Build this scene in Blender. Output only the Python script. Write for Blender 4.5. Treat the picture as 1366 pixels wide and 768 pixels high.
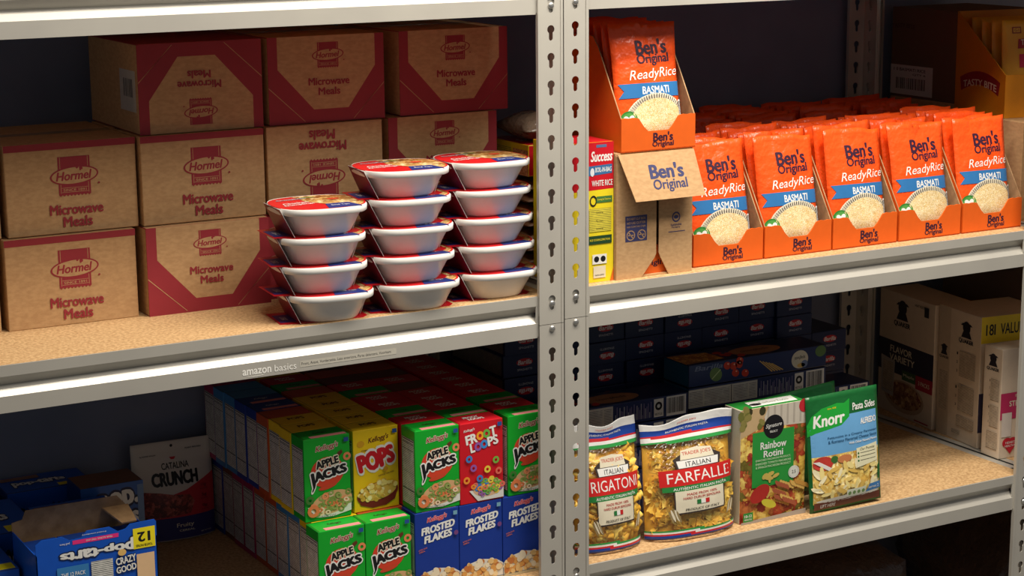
import bpy, bmesh, math, random
from mathutils import Vector, Matrix
random.seed(7)
for o in list(bpy.data.objects): bpy.data.objects.remove(o, do_unlink=True)
SC = bpy.context.scene
COL = SC.collection

# ------------------------------------------------------------------ camera
cd = bpy.data.cameras.new('camera'); cam = bpy.data.objects.new('camera', cd); COL.objects.link(cam)
cd.sensor_width = 36.0; cd.lens = 2565.56 * 36.0 / 1366.0; cd.clip_start = 0.05; cd.clip_end = 60
r_ = Vector((0.86915904, -0.49445881, -0.00854752)); d_ = Vector((-0.10941195, -0.17541102, -0.97839665))
f_ = Vector((0.48227751, 0.85131749, -0.20655977))
mw = Matrix.Identity(4)
for i in range(3):
    mw[i][0] = r_[i]; mw[i][1] = -d_[i]; mw[i][2] = -f_[i]
mw[0][3], mw[1][3], mw[2][3] = -1.848, -3.06188, 0.49858
cam.matrix_world = mw
SC.camera = cam

# ------------------------------------------------------------------ world, lamps, exposure
SC.view_settings.view_transform = 'Standard'
SC.view_settings.look = 'None'
SC.view_settings.gamma = 1.0
SC.view_settings.use_curve_mapping = False
SC.view_settings.exposure = 0.15
wd = bpy.data.worlds.new('room_air'); SC.world = wd; wd.use_nodes = True
bg = wd.node_tree.nodes['Background']; bg.inputs[0].default_value = (0.93, 0.94, 0.97, 1); bg.inputs[1].default_value = 0.135

def ceiling_lamp(x, y, z, sx, sy, power, col=(1.0, 0.93, 0.82)):
    l = bpy.data.lights.new('ceiling_panel_lamp', 'AREA'); l.shape = 'RECTANGLE'; l.size = sx; l.size_y = sy
    l.energy = power; l.color = col
    o = bpy.data.objects.new('ceiling_panel_lamp', l); COL.objects.link(o); o.location = (x, y, z)
    return o
ceiling_lamp(0.12, -0.60, 1.45, 2.20, 0.32, 58)
ceiling_lamp(0.70, -1.15, 1.45, 1.20, 0.45, 34)

# ------------------------------------------------------------------ materials
MATS = {}
def lin(c): return c / 12.92 if c <= 0.04045 else ((c + 0.055) / 1.055) ** 2.4
def rgb(t): return (lin(t[0] / 255), lin(t[1] / 255), lin(t[2] / 255), 1)
def nodes(m):
    m.use_nodes = True
    return m.node_tree.nodes, m.node_tree.links, m.node_tree.nodes['Principled BSDF']
def ink(c, rough=0.5, metal=0.0, spec=0.4):
    """plain printed colour with a trace of paper mottle"""
    key = ('ink', c, rough, metal, spec)
    if key in MATS: return MATS[key]
    m = bpy.data.materials.new('ink_%d_%d_%d' % c); n, l, p = nodes(m)
    tc = n.new('ShaderNodeTexCoord'); nz = n.new('ShaderNodeTexNoise'); nz.inputs['Scale'].default_value = 60
    mx = n.new('ShaderNodeMixRGB'); mx.blend_type = 'MULTIPLY'; mx.inputs[0].default_value = 0.12
    mx.inputs[1].default_value = rgb(c)
    l.new(tc.outputs['Object'], nz.inputs['Vector']); l.new(nz.outputs['Fac'], mx.inputs[2]); l.new(mx.outputs[0], p.inputs['Base Color'])
    p.inputs['Roughness'].default_value = rough; p.inputs['Metallic'].default_value = metal
    p.inputs['Specular IOR Level'].default_value = spec
    MATS[key] = m; return m
def speckle(name, c1, c2, scale, rough=0.8, bump=0.0, detail=6, stretch=None, lo=0.35, hi=0.65):
    if name in MATS: return MATS[name]
    m = bpy.data.materials.new(name); n, l, p = nodes(m)
    tc = n.new('ShaderNodeTexCoord'); nz = n.new('ShaderNodeTexNoise')
    nz.inputs['Scale'].default_value = scale; nz.inputs['Detail'].default_value = detail
    src = tc.outputs['Object']
    if stretch:
        mp = n.new('ShaderNodeMapping'); mp.inputs['Scale'].default_value = stretch
        l.new(src, mp.inputs['Vector']); src = mp.outputs[0]
    l.new(src, nz.inputs['Vector'])
    cr = n.new('ShaderNodeValToRGB'); cr.color_ramp.elements[0].position = lo; cr.color_ramp.elements[1].position = hi
    cr.color_ramp.elements[0].color = rgb(c1); cr.color_ramp.elements[1].color = rgb(c2)
    l.new(nz.outputs['Fac'], cr.inputs[0]); l.new(cr.outputs[0], p.inputs['Base Color'])
    p.inputs['Roughness'].default_value = rough
    if bump:
        b = n.new('ShaderNodeBump'); b.inputs['Strength'].default_value = bump; b.inputs['Distance'].default_value = 0.002
        l.new(nz.outputs['Fac'], b.inputs['Height']); l.new(b.outputs[0], p.inputs['Normal'])
    MATS[name] = m; return m
def food(name, cols, scale, rough=0.5, rnd=1.0):
    """printed food photograph: cells of several colours with darker joints"""
    if name in MATS: return MATS[name]
    m = bpy.data.materials.new(name); n, l, p = nodes(m)
    tc = n.new('ShaderNodeTexCoord'); vo = n.new('ShaderNodeTexVoronoi'); vo.inputs['Scale'].default_value = scale
    vo.inputs['Randomness'].default_value = rnd
    nz = n.new('ShaderNodeTexNoise'); nz.inputs['Scale'].default_value = scale * 1.5
    ad = n.new('ShaderNodeMixRGB'); ad.blend_type = 'ADD'; ad.inputs[0].default_value = 0.035
    l.new(tc.outputs['Object'], nz.inputs['Vector']); l.new(tc.outputs['Object'], ad.inputs[1]); l.new(nz.outputs['Color'], ad.inputs[2])
    l.new(ad.outputs[0], vo.inputs['Vector'])
    sep = n.new('ShaderNodeSeparateColor'); l.new(vo.outputs['Color'], sep.inputs[0])
    cr = n.new('ShaderNodeValToRGB'); cr.color_ramp.interpolation = 'CONSTANT'
    els = cr.color_ramp.elements
    while len(els) < len(cols): els.new(0.5)
    for i, c in enumerate(cols):
        els[i].position = i / len(cols); els[i].color = rgb(c)
    l.new(sep.outputs[0], cr.inputs[0])
    dm = n.new('ShaderNodeMath'); dm.operation = 'MULTIPLY'; dm.inputs[1].default_value = 1.1; l.new(vo.outputs['Distance'], dm.inputs[0])
    c2 = n.new('ShaderNodeValToRGB'); c2.color_ramp.elements[0].color = (1.15, 1.15, 1.1, 1); c2.color_ramp.elements[1].color = (0.68, 0.58, 0.46, 1)
    c2.color_ramp.elements[0].position = 0.25; c2.color_ramp.elements[1].position = 0.8
    l.new(dm.outputs[0], c2.inputs[0])
    mx = n.new('ShaderNodeMixRGB'); mx.blend_type = 'MULTIPLY'; mx.inputs[0].default_value = 1
    l.new(cr.outputs[0], mx.inputs[1]); l.new(c2.outputs[0], mx.inputs[2]); l.new(mx.outputs[0], p.inputs['Base Color'])
    p.inputs['Roughness'].default_value = rough
    MATS[name] = m; return m
def fineprint(name, paper, inkc, axis='z', scale=900):
    """rows of print too small to read"""
    if name in MATS: return MATS[name]
    m = bpy.data.materials.new(name); n, l, p = nodes(m)
    tc = n.new('ShaderNodeTexCoord'); sx = n.new('ShaderNodeSeparateXYZ'); l.new(tc.outputs['Object'], sx.inputs[0])
    a = n.new('ShaderNodeMath'); a.operation = 'MULTIPLY'; a.inputs[1].default_value = scale * 2
    l.new(sx.outputs['Z' if axis == 'z' else 'Y'], a.inputs[0])
    s = n.new('ShaderNodeMath'); s.operation = 'SINE'; l.new(a.outputs[0], s.inputs[0])
    nz = n.new('ShaderNodeTexNoise'); nz.inputs['Scale'].default_value = 90; nz.inputs['Detail'].default_value = 1
    l.new(tc.outputs['Object'], nz.inputs['Vector'])
    t = n.new('ShaderNodeMath'); t.operation = 'MULTIPLY'; l.new(s.outputs[0], t.inputs[0]); l.new(nz.outputs['Fac'], t.inputs[1])
    cr = n.new('ShaderNodeValToRGB'); cr.color_ramp.elements[0].position = 0.12; cr.color_ramp.elements[1].position = 0.4
    cr.color_ramp.elements[0].color = rgb(paper); cr.color_ramp.elements[1].color = rgb(inkc)
    l.new(t.outputs[0], cr.inputs[0]); l.new(cr.outputs[0], p.inputs['Base Color']); p.inputs['Roughness'].default_value = 0.55
    MATS[name] = m; return m
def film(name, tint=(1, 1, 1), gloss=0.12):
    if name in MATS: return MATS[name]
    m = bpy.data.materials.new(name); m.use_nodes = True; n = m.node_tree.nodes; l = m.node_tree.links
    n.clear(); out = n.new('ShaderNodeOutputMaterial'); tr = n.new('ShaderNodeBsdfTransparent'); gl = n.new('ShaderNodeBsdfGlossy')
    tr.inputs[0].default_value = (*tint, 1); gl.inputs['Roughness'].default_value = 0.16
    nz = n.new('ShaderNodeTexNoise'); nz.inputs['Scale'].default_value = 28; b = n.new('ShaderNodeBump'); b.inputs['Strength'].default_value = 0.9
    b.inputs['Distance'].default_value = 0.006
    l.new(nz.outputs['Fac'], b.inputs['Height']); l.new(b.outputs[0], gl.inputs['Normal'])
    mx = n.new('ShaderNodeMixShader'); mx.inputs[0].default_value = gloss
    l.new(tr.outputs[0], mx.inputs[1]); l.new(gl.outputs[0], mx.inputs[2]); l.new(mx.outputs[0], out.inputs[0])
    MATS[name] = m; return m
def foil(name, c, rough=0.38, bump=0.25, scale=22):
    if name in MATS: return MATS[name]
    m = bpy.data.materials.new(name); n, l, p = nodes(m)
    p.inputs['Base Color'].default_value = rgb(c); p.inputs['Roughness'].default_value = rough; p.inputs['Specular IOR Level'].default_value = 0.5
    tc = n.new('ShaderNodeTexCoord'); nz = n.new('ShaderNodeTexNoise'); nz.inputs['Scale'].default_value = scale; nz.inputs['Detail'].default_value = 3
    b = n.new('ShaderNodeBump'); b.inputs['Strength'].default_value = bump; b.inputs['Distance'].default_value = 0.01
    l.new(tc.outputs['Object'], nz.inputs['Vector']); l.new(nz.outputs['Fac'], b.inputs['Height']); l.new(b.outputs[0], p.inputs['Normal'])
    MATS[name] = m; return m

KRAFT = speckle('kraft_board', (182, 142, 98), (196, 156, 110), 90, 0.85, 0.04, stretch=(1, 1, 2))
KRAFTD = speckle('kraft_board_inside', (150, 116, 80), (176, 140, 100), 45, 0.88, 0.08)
HRED = (156, 46, 56)
CHIP = speckle('particle_board', (182, 142, 96), (216, 178, 128), 170, 0.7, 0.15, detail=3, lo=0.38, hi=0.62)
METAL = speckle('grey_painted_steel', (188, 183, 173), (194, 189, 178), 9, 0.38, 0.0)
for mm in (METAL,):
    mm.node_tree.nodes['Principled BSDF'].inputs['Metallic'].default_value = 0.25
ZINC = ink((205, 203, 198), 0.3, 0.85)
WALLM = speckle('navy_wall_paint', (118, 127, 150), (125, 134, 158), 8, 0.85, 0.05)
FLOORM = speckle('grey_floor', (92, 90, 88), (110, 108, 104), 12, 0.6)
WHITE = ink((240, 238, 232)); BLACK = ink((22, 20, 24)); CREAM = ink((232, 222, 196))
FINE = fineprint('fine_print_white', (216, 214, 206), (70, 70, 72))
FINEY = fineprint('fine_print_yellow', (226, 210, 70), (110, 100, 40))
FINEC = fineprint('fine_print_cream', (206, 188, 164), (96, 80, 70))

# ------------------------------------------------------------------ tagging and mesh helpers
def tag(o, label=None, cat=None, group=None, kind=None):
    if label: o['label'] = label
    if cat: o['category'] = cat
    if group: o['group'] = group
    if kind: o['kind'] = kind
    return o
def empty(name, loc=(0, 0, 0), rz=0.0):
    o = bpy.data.objects.new(name, None); o.empty_display_size = 0.05; COL.objects.link(o)
    o.location = loc; o.rotation_euler = (0, 0, rz); return o
class MB:
    def __init__(s): s.v = []; s.f = []; s.m = []; s.mats = []
    def mi(s, m):
        if m not in s.mats: s.mats.append(m)
        return s.mats.index(m)
    def add(s, vs, fs, m):
        b = len(s.v); k = s.mi(m); s.v += [tuple(x) for x in vs]
        for f in fs: s.f.append([b + i for i in f]); s.m.append(k)
    def box(s, x0, x1, y0, y1, z0, z1, m, faces=None):
        vs = [(x0, y0, z0), (x1, y0, z0), (x1, y1, z0), (x0, y1, z0), (x0, y0, z1), (x1, y0, z1), (x1, y1, z1), (x0, y1, z1)]
        fs = [(0, 3, 2, 1), (4, 5, 6, 7), (0, 1, 5, 4), (1, 2, 6, 5), (2, 3, 7, 6), (3, 0, 4, 7)]
        if faces is None: s.add(vs, fs, m)
        else:  # bottom top front right back left
            b = len(s.v); s.v += vs
            for f, mm in zip(fs, faces): s.f.append([b + i for i in f]); s.m.append(s.mi(mm))
    def hexa(s, p, m):
        s.add(p, [(0, 3, 2, 1), (4, 5, 6, 7), (0, 1, 5, 4), (1, 2, 6, 5), (2, 3, 7, 6), (3, 0, 4, 7)], m)
    def slab(s, pts2, fn, t0, t1, m):
        """polygon in 2D extruded between fn(p,t0) and fn(p,t1)"""
        n = len(pts2); vs = [fn(p, t0) for p in pts2] + [fn(p, t1) for p in pts2]
        fs = [tuple(range(n)), tuple(range(2 * n - 1, n - 1, -1))] + [(i, i + n, (i + 1) % n + n, (i + 1) % n) for i in range(n)]
        s.add(vs, fs, m)
    def mesh(s, name):
        me = bpy.data.meshes.new(name); me.from_pydata(s.v, [], s.f)
        for m in s.mats: me.materials.append(m)
        me.polygons.foreach_set('material_index', s.m); me.update(); return me
    def build(s, name, parent=None, smooth=False, bevel=0.0, fix=True):
        me = s.mesh(name)
        if fix or bevel:
            bm = bmesh.new(); bm.from_mesh(me)
            if fix: bmesh.ops.recalc_face_normals(bm, faces=bm.faces)
            if bevel:
                bmesh.ops.bevel(bm, geom=[e for e in bm.edges if e.is_manifold and e.calc_face_angle(0) > 0.6], offset=bevel, segments=2, profile=0.5, affect='EDGES')
            bm.to_mesh(me); bm.free()
        if smooth: me.polygons.foreach_set('use_smooth', [True] * len(me.polygons))
        o = bpy.data.objects.new(name, me); COL.objects.link(o)
        if parent: o.parent = parent
        return o
def place(o, loc, rz=0.0, rx=0.0, ry=0.0):
    o.location = loc; o.rotation_euler = (rx, ry, rz); return o
def clone(o, parent=None):
    c = o.copy(); COL.objects.link(c); c.parent = parent
    for ch in [x for x in o.children]:
        k = clone(ch, c)
    return c
def shared(me, name, parent=None):
    o = bpy.data.objects.new(name, me); COL.objects.link(o); o.parent = parent; return o

# ------------------------------------------------------------------ flat print
TXT = {}
def raw_text(s, off, shear, space):
    k = (s, round(off, 4), shear, space)
    if k in TXT: return TXT[k]
    cu = bpy.data.curves.new('print', 'FONT'); cu.body = s; cu.offset = off; cu.resolution_u = 3; cu.shear = shear; cu.space_character = space
    o = bpy.data.objects.new('print', cu); me = o.to_mesh()
    vs = [(v.co.x, v.co.y) for v in me.vertices]; fs = [tuple(p.vertices) for p in me.polygons]
    o.to_mesh_clear(); bpy.data.objects.remove(o); bpy.data.curves.remove(cu)
    TXT[k] = (vs, fs); return TXT[k]
class Art:
    """flat print laid out in face fractions: x 0..1 to the right, y 0..1 up"""
    def __init__(s, w=1.0, h=1.0): s.el = []; s.L = 0; s.w = w; s.h = h
    def _add(s, vs, fs, m, L):
        if L is None: s.L = math.floor(s.L) + 1; L = s.L
        else: s.L = max(s.L, L)
        s.el.append((vs, fs, m, L)); return s
    def poly(s, pts, m, L=None): return s._add(list(pts), [tuple(range(len(pts)))], m, L)
    def rect(s, x0, y0, x1, y1, m, L=None): return s.poly([(x0, y0), (x1, y0), (x1, y1), (x0, y1)], m, L)
    def ell(s, cx, cy, rx, ry, m, L=None, n=28, rot=0.0, a0=0, a1=360):
        pts = []
        full = (a1 - a0) >= 360
        for i in range(n if full else n + 1):
            a = math.radians(a0 + (a1 - a0) * i / n); x, y = rx * math.cos(a), ry * math.sin(a)
            X = x * s.w; Y = y * s.h
            pts.append((cx + (X * math.cos(rot) - Y * math.sin(rot)) / s.w, cy + (X * math.sin(rot) + Y * math.cos(rot)) / s.h))
        return s.poly(pts, m, L)
    def ring(s, cx, cy, rx, ry, k, m, L=None, n=16, rot=0.0):
        vs = []
        for q in (1.0, k):
            for i in range(n):
                a = 2 * math.pi * i / n; X = rx * q * math.cos(a) * s.w; Y = ry * q * math.sin(a) * s.h
                vs.append((cx + (X * math.cos(rot) - Y * math.sin(rot)) / s.w, cy + (X * math.sin(rot) + Y * math.cos(rot)) / s.h))
        return s._add(vs, [(i, (i + 1) % n, n + (i + 1) % n, n + i) for i in range(n)], m, L)
    def text(s, t, cx, cy, w, h, m, L=None, bold=0.02, shear=0.0, space=1.0, rot=0.0, outline=None, ow=0.06, warp=None):
        base, fs = raw_text(t, 0.0, shear, space)
        x0 = min(p[0] for p in base); x1 = max(p[0] for p in base); y0 = min(p[1] for p in base); y1 = max(p[1] for p in base)
        b0 = max(0.0, bold - .008); x0 -= b0; x1 += b0; y0 -= b0 * .6; y1 += b0 * .6
        def fit(vs):
            out = []
            for (x, y) in vs:
                a = ((x - x0) / (x1 - x0) - .5); b = ((y - y0) / (y1 - y0) - .5)
                if warp: a, b = warp(a, b)
                X = a * w * s.w; Y = b * h * s.h
                out.append((cx + (X * math.cos(rot) - Y * math.sin(rot)) / s.w, cy + (X * math.sin(rot) + Y * math.cos(rot)) / s.h))
            return out
        def strike(r, n, mm, L, ky):
            """bold by striking the word several times, each strike a hair higher"""
            if L is None: s.L = math.floor(s.L) + 1; L = s.L
            d = [(0, 0)] + ([(r * math.cos(6.2832 * i / n), ky * r * math.sin(6.2832 * i / n)) for i in range(n)] if r > .004 else [])
            for i, (dx, dy) in enumerate(d): s._add(fit([(x + dx, y + dy) for x, y in base]), fs, mm, L + .9 * i / len(d))
            s.L = max(s.L, math.floor(L) + 1)
        if outline is not None:
            strike(b0 + ow, 14, outline, L, 1.0)
            if L is not None: L += 1
        strike(b0, 8 if b0 > .012 else 4, m, L, .6)
        return s
    def bars(s, x0, y0, x1, y1, m=None, n=22, seed=1, paper=None, L=None):
        rn = random.Random(seed); s.rect(x0, y0, x1, y1, paper or WHITE, L); L = s.L + 1
        x = x0 + (x1 - x0) * .06
        while x < x1 - (x1 - x0) * .08:
            wv = (x1 - x0) / n * rn.choice((.25, .4, .7)); s.rect(x, y0 + (y1 - y0) * .14, x + wv, y1 - (y1 - y0) * .08, m or BLACK, L); x += wv + (x1 - x0) / n * rn.choice((.3, .5, .7))
        return s
    def rings(s, region, n, size, mats, seed=1, k=0.42, L=None):
        rn = random.Random(seed); c = 0; L0 = (s.L + 1) if L is None else L; tries = 0
        while c < n and tries < 4000:
            tries += 1
            x, y = rn.random(), rn.random()
            if region(x, y):
                r = size * rn.uniform(.8, 1.15); s.ring(x, y, r, r * s.w / s.h * rn.uniform(.75, 1), k, rn.choice(mats), L0 + c * .4, 12, rn.uniform(-.5, .5)); c += 1
        return s
    def blobs(s, region, n, rx, ry, mats, seed=1, L=None):
        rn = random.Random(seed); c = 0; L0 = (s.L + 1) if L is None else L; tries = 0
        while c < n and tries < 4000:
            tries += 1; x, y = rn.random(), rn.random()
            if region(x, y):
                s.ell(x, y, rx * rn.uniform(.7, 1.2), ry * rn.uniform(.7, 1.2), rn.choice(mats), L0 + c * .4, 9, rn.uniform(0, 3.1)); c += 1
        return s
    def mesh(s, name, fn, maxedge=None, base=0.00025, step=0.00007):
        mats = []; V = []; F = []; MI = []
        for vs, fs, m, L in s.el:
            if m not in mats: mats.append(m)
            mi = mats.index(m); off = base + L * step
            if maxedge:
                bm = bmesh.new(); bv = [bm.verts.new((x, y, 0)) for x, y in vs]
                for f in fs:
                    try: bm.faces.new([bv[i] for i in f])
                    except ValueError: pass
                for _ in range(6):
                    el = [e for e in bm.edges if e.calc_length() > maxedge]
                    if not el: break
                    bmesh.ops.triangulate(bm, faces=[f for f in bm.faces if len(f.verts) > 3])
                    el = [e for e in bm.edges if e.calc_length() > maxedge]
                    bmesh.ops.subdivide_edges(bm, edges=el, cuts=1)
                bm.verts.index_update(); vs = [(v.co.x, v.co.y) for v in bm.verts]; fs = [tuple(v.index for v in f.verts) for f in bm.faces]; bm.free()
            b = len(V); V += [tuple(fn(x, y, off)) for x, y in vs]
            for f in fs: F.append([b + i for i in f]); MI.append(mi)
        me = bpy.data.meshes.new(name); me.from_pydata(V, [], F)
        for m in mats: me.materials.append(m)
        me.polygons.foreach_set('material_index', MI); me.update(); return me
def plane_fn(o, ex, ey):
    o, ex, ey = Vector(o), Vector(ex), Vector(ey); n = ex.cross(ey).normalized()
    return lambda u, v, off: o + ex * u + ey * v + n * off
def front_fn(w, d, h): return plane_fn((-w / 2, -d / 2, 0), (w, 0, 0), (0, 0, h))
def left_fn(w, d, h): return plane_fn((-w / 2, d / 2, 0), (0, -d, 0), (0, 0, h))
def top_fn(w, d, h): return plane_fn((-w / 2, -d / 2, h), (w, 0, 0), (0, d, 0))
def put_art(art, name, parent, fn, **k): return shared(art.mesh(name, fn, **k), name, parent)

# ================================================================== STRUCTURE
def plain(name, x0, x1, y0, y1, z0, z1, m):
    b = MB(); b.box(x0, x1, y0, y1, z0, z1, m); o = b.build(name); return tag(o, kind='structure')
plain('floor', -4, 5, -5, 0.72, -1.50, -1.47, FLOORM)
plain('wall_back', -4, 5, 0.66, 0.72, -1.47, 1.6, WALLM)

P = 0.0508; PW = 0.0535; ZB = -1.468; UW = 1.244
def keyhole():
    R, hw, zb = 0.0078, 0.0042, -0.0165
    a = math.asin(hw / R); pts = []
    for i in range(15):
        t = -math.pi / 2 + a + (2 * math.pi - 2 * a) * i / 14; pts.append((R * math.cos(t), R * math.sin(t)))
    for i in range(7):
        t = math.pi + math.pi * i / 6; pts.append((hw * math.cos(t), zb + hw * math.sin(t)))
    return pts
def cell(w, kx):
    """one pitch of a flange with its keyhole: 2D verts, tri faces, hole loop indices"""
    bm = bmesh.new(); kp = keyhole()
    hole = [bm.verts.new((kx + x, P / 2 + 0.004 + y, 0)) for x, y in kp]
    out = [bm.verts.new(c) for c in ((0, 0, 0), (w / 2, 0, 0), (w, 0, 0), (w, P / 2, 0), (w, P, 0), (w / 2, P, 0), (0, P, 0), (0, P / 2, 0))]
    ed = [bm.edges.new((l[i], l[(i + 1) % len(l)])) for l in (hole, out) for i in range(len(l))]
    bmesh.ops.triangle_fill(bm, use_beauty=True, edges=ed); bm.verts.index_update()
    v = [(q.co.x, q.co.y) for q in bm.verts]; f = [tuple(x.index for x in q.verts) for q in bm.faces]; h = [q.index for q in hole]; bm.free()
    return v, f, h
DARKM = ink((60, 58, 55), 0.5, 0.4)
def flange(mb, fn, w, zlo, zhi, zk, th):
    """perforated strip; fn(a, z, depth) -> xyz; zk is the height of one keyhole's round part"""
    v, f, h = cell(w, w * 0.47)
    i0 = math.ceil((zlo - (zk - P / 2 - 0.004)) / P); z = zk - P / 2 - 0.004 + i0 * P
    if z - zlo > 1e-5: quad_box(mb, fn, 0, w, zlo, z, th)
    while z + P <= zhi + 1e-6:
        n = len(v)
        vs = [fn(a, z + b, 0) for a, b in v] + [fn(a, z + b, th) for a, b in v]
        fs = list(f) + [tuple(n + i for i in q[::-1]) for q in f] + [(h[i], h[(i + 1) % len(h)], n + h[(i + 1) % len(h)], n + h[i]) for i in range(len(h))]
        mb.add(vs, fs, METAL); z += P
    if zhi - z > 1e-5: quad_box(mb, fn, 0, w, z, zhi, th)
def quad_box(mb, fn, a0, a1, z0, z1, th, t0=0.0, m=None):
    mb.hexa([fn(a0, z0, t0), fn(a1, z0, t0), fn(a1, z0, th), fn(a0, z0, th), fn(a0, z1, t0), fn(a1, z1, t0), fn(a1, z1, th), fn(a0, z1, th)], m or METAL)
def post_mesh(name, sx, sy, zk, zlo, zhi):
    """L-section upright; corner at local (0,0); sx,sy = direction of the two flanges"""
    mb = MB()
    f1 = lambda a, z, t: (sx * a, sy * t, z)
    f2 = lambda a, z, t: (sx * t, sy * a, z)
    flange(mb, f1, PW, zlo, zhi, zk, 0.0018)
    flange(mb, f2, PW * 0.92, zlo, zhi, zk, 0.0018)
    quad_box(mb, f1, 0, 0.0045, zlo, zhi, 0.001, -0.0012)
    quad_box(mb, f1, PW - 0.0055, PW, zlo, zhi, 0.007, -0.0014)
    quad_box(mb, f2, PW * 0.92 - 0.003, PW * 0.92, zlo, zhi, 0.004, -0.0008)
    return mb.mesh(name)
def rivet(parent, x, y, z, sy, big=0.0062):
    mb = MB(); n = 12; vs = []; rings = [(0.0, 1.0), (0.0022, 0.92), (0.0036, 0.6)]
    for dy, k in rings: vs += [(x + big * k * math.cos(2 * math.pi * i / n), y - sy * (dy + 0.0005), z + big * k * math.sin(2 * math.pi * i / n)) for i in range(n)]
    fs = [(r * n + i, r * n + (i + 1) % n, (r + 1) * n + (i + 1) % n, (r + 1) * n + i) for r in range(2) for i in range(n)] + [tuple(range(2 * n, 3 * n))]
    mb.add(vs, fs, ZINC); o = mb.build('rivet', parent, smooth=True); return o
BEAMP = [(0.0, 0.0), (0.0, -0.0185), (0.0145, -0.0355), (0.0, -0.0520), (0.0, -0.0800), (0.0030, -0.0800), (0.0030, -0.0535), (0.0175, -0.0355), (0.0030, -0.0170), (0.0030, -0.0030), (0.03, -0.0030), (0.03, 0.0)]
def beam(parent, x0, x1, y, ztop, s=1, name='shelf_beam'):
    mb = MB(); mb.slab(BEAMP, lambda p, t: (t, y + s * p[0], ztop + p[1]), x0, x1, METAL); return mb.build(name, parent)
DEPTH = 0.632
def unit(x0, zk_front, shelves, label, seam=(-0.318, -0.318)):
    root = empty('shelving_unit', (x0, 0, ZB)); tag(root, label, 'shelving unit', 'steel shelving units')
    def up(name, sx, sy, x, y, zk, zs):
        for lo, hi in ((0.0, zs - ZB - 0.0006), (zs - ZB + 0.0006, 0.36 - ZB)):
            shared(post_mesh(name, sx, sy, zk - ZB, lo, hi), name, root).location = (x, y, 0)
    e = 0.0012
    up('post', 1, 1, e, 0, zk_front[0], seam[0]); up('post', -1, 1, UW - e, 0, zk_front[1], seam[1])
    up('post', 1, -1, e, DEPTH, zk_front[0], seam[0]); up('post', -1, -1, UW - e, DEPTH, 0.2048, seam[1])
    for zt in shelves:
        z = zt - ZB
        b = beam(root, PW + 0.003, UW - PW - 0.003, 0.0032, z - 0.0005)
        beam(root, PW + 0.003, UW - PW - 0.003, DEPTH - 0.0032, z - 0.0005, -1)
        for xs, sg in ((0.0045, 1), (UW - 0.0045, -1)):
            m = MB(); m.box(*sorted((xs, xs + sg * 0.003)), 0.052, DEPTH - 0.052, z - 0.055, z, METAL); m.box(*sorted((xs, xs + sg * 0.02)), 0.052, DEPTH - 0.052, z - 0.003, z - 0.0005, METAL)
            m.build('side_rail', root)
            m = MB(); m.box(*sorted((xs + sg * 0.002, xs + sg * (PW + 0.002))), 0.0035, 0.006, z - 0.078, z - 0.002, METAL); m.build('end_bracket', root)
        m = MB(); m.box(0.024, UW - 0.024, 0.007, DEPTH - 0.007, z - 0.013, z, CHIP); m.build('shelf_board', root)
        for xs in (PW * 0.47 + e, UW - PW * 0.47 - e):
            for dz in (-0.012, -0.061): rivet(root, xs, 0, z + dz - 0.004, 1)
    return root
ZT_L, ZM_L, ZL_L = 0.3409, -0.2676, -0.8264
ZT_R, ZM_R, ZL_R = 0.3459, -0.2611, -0.8233
UL = unit(-UW, (0.2322, 0.2322), (ZT_L, ZM_L, ZL_L, -1.38), 'grey steel shelving unit carrying the kraft meal cartons and cereal boxes', (-0.324, -0.324))
UR = unit(0.0, (0.2373, 0.2300), (ZT_R, ZM_R, ZL_R, -1.38), 'grey steel shelving unit carrying the orange rice trays and pasta', (-0.318, -0.318))
UX = unit(UW, (0.2350, 0.2350), (ZT_R, ZM_R, ZL_R, -1.38), 'grey steel shelving unit carrying oatmeal cartons and the yellow pouch display box')
# lettering and sticker on the beam under the meal cartons (beam front at y=0.0032)
def beam_print(name, art, x0, z0, w, h):
    o = put_art(art, name, UL, plane_fn((x0 + UW, 0.0032, z0 - ZB), (w, 0, 0), (0, 0, h))); return o
a = Art(0.10, 0.016); LGT = ink((255, 252, 244), .3); a.text('amazon', .27, .55, .52, .62, LGT, bold=.03); a.text('basics', .79, .6, .40, .75, LGT, bold=.0)
a.poly([(.06, .12), (.2, .02), (.36, .05), (.42, .16), (.34, .1), (.2, .08)], LGT)
beam_print('beam_lettering', a, -0.655, -0.3455, 0.104, 0.0165)
a = Art(0.19, 0.012); a.rect(0, 0, 1, 1, ink((196, 190, 176))); a.text('Front, Avant, Vorderseite, Lato anteriore, Parte delantera, Voorkant', .48, .5, .93, .52, BLACK, bold=.012)
beam_print('sticker', a, -0.545, -0.3405, 0.190, 0.0115)

# ================================================================== generic cartons
def carton(name, w, d, h, faces, bevel=0.0016):
    """faces: bottom top front right back left"""
    b = MB(); b.box(-w / 2, w / 2, -d / 2, d / 2, 0, h, None, faces=faces); return b.build(name, bevel=bevel)
def fb(o, xl, yf, z, w, d, rz=0.0):
    """put a carton by its front left bottom corner"""
    c, s = math.cos(rz), math.sin(rz)
    o.location = (xl + c * w / 2 - s * d / 2, yf + s * w / 2 + c * d / 2, z); o.rotation_euler = (0, 0, rz); return o

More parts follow.
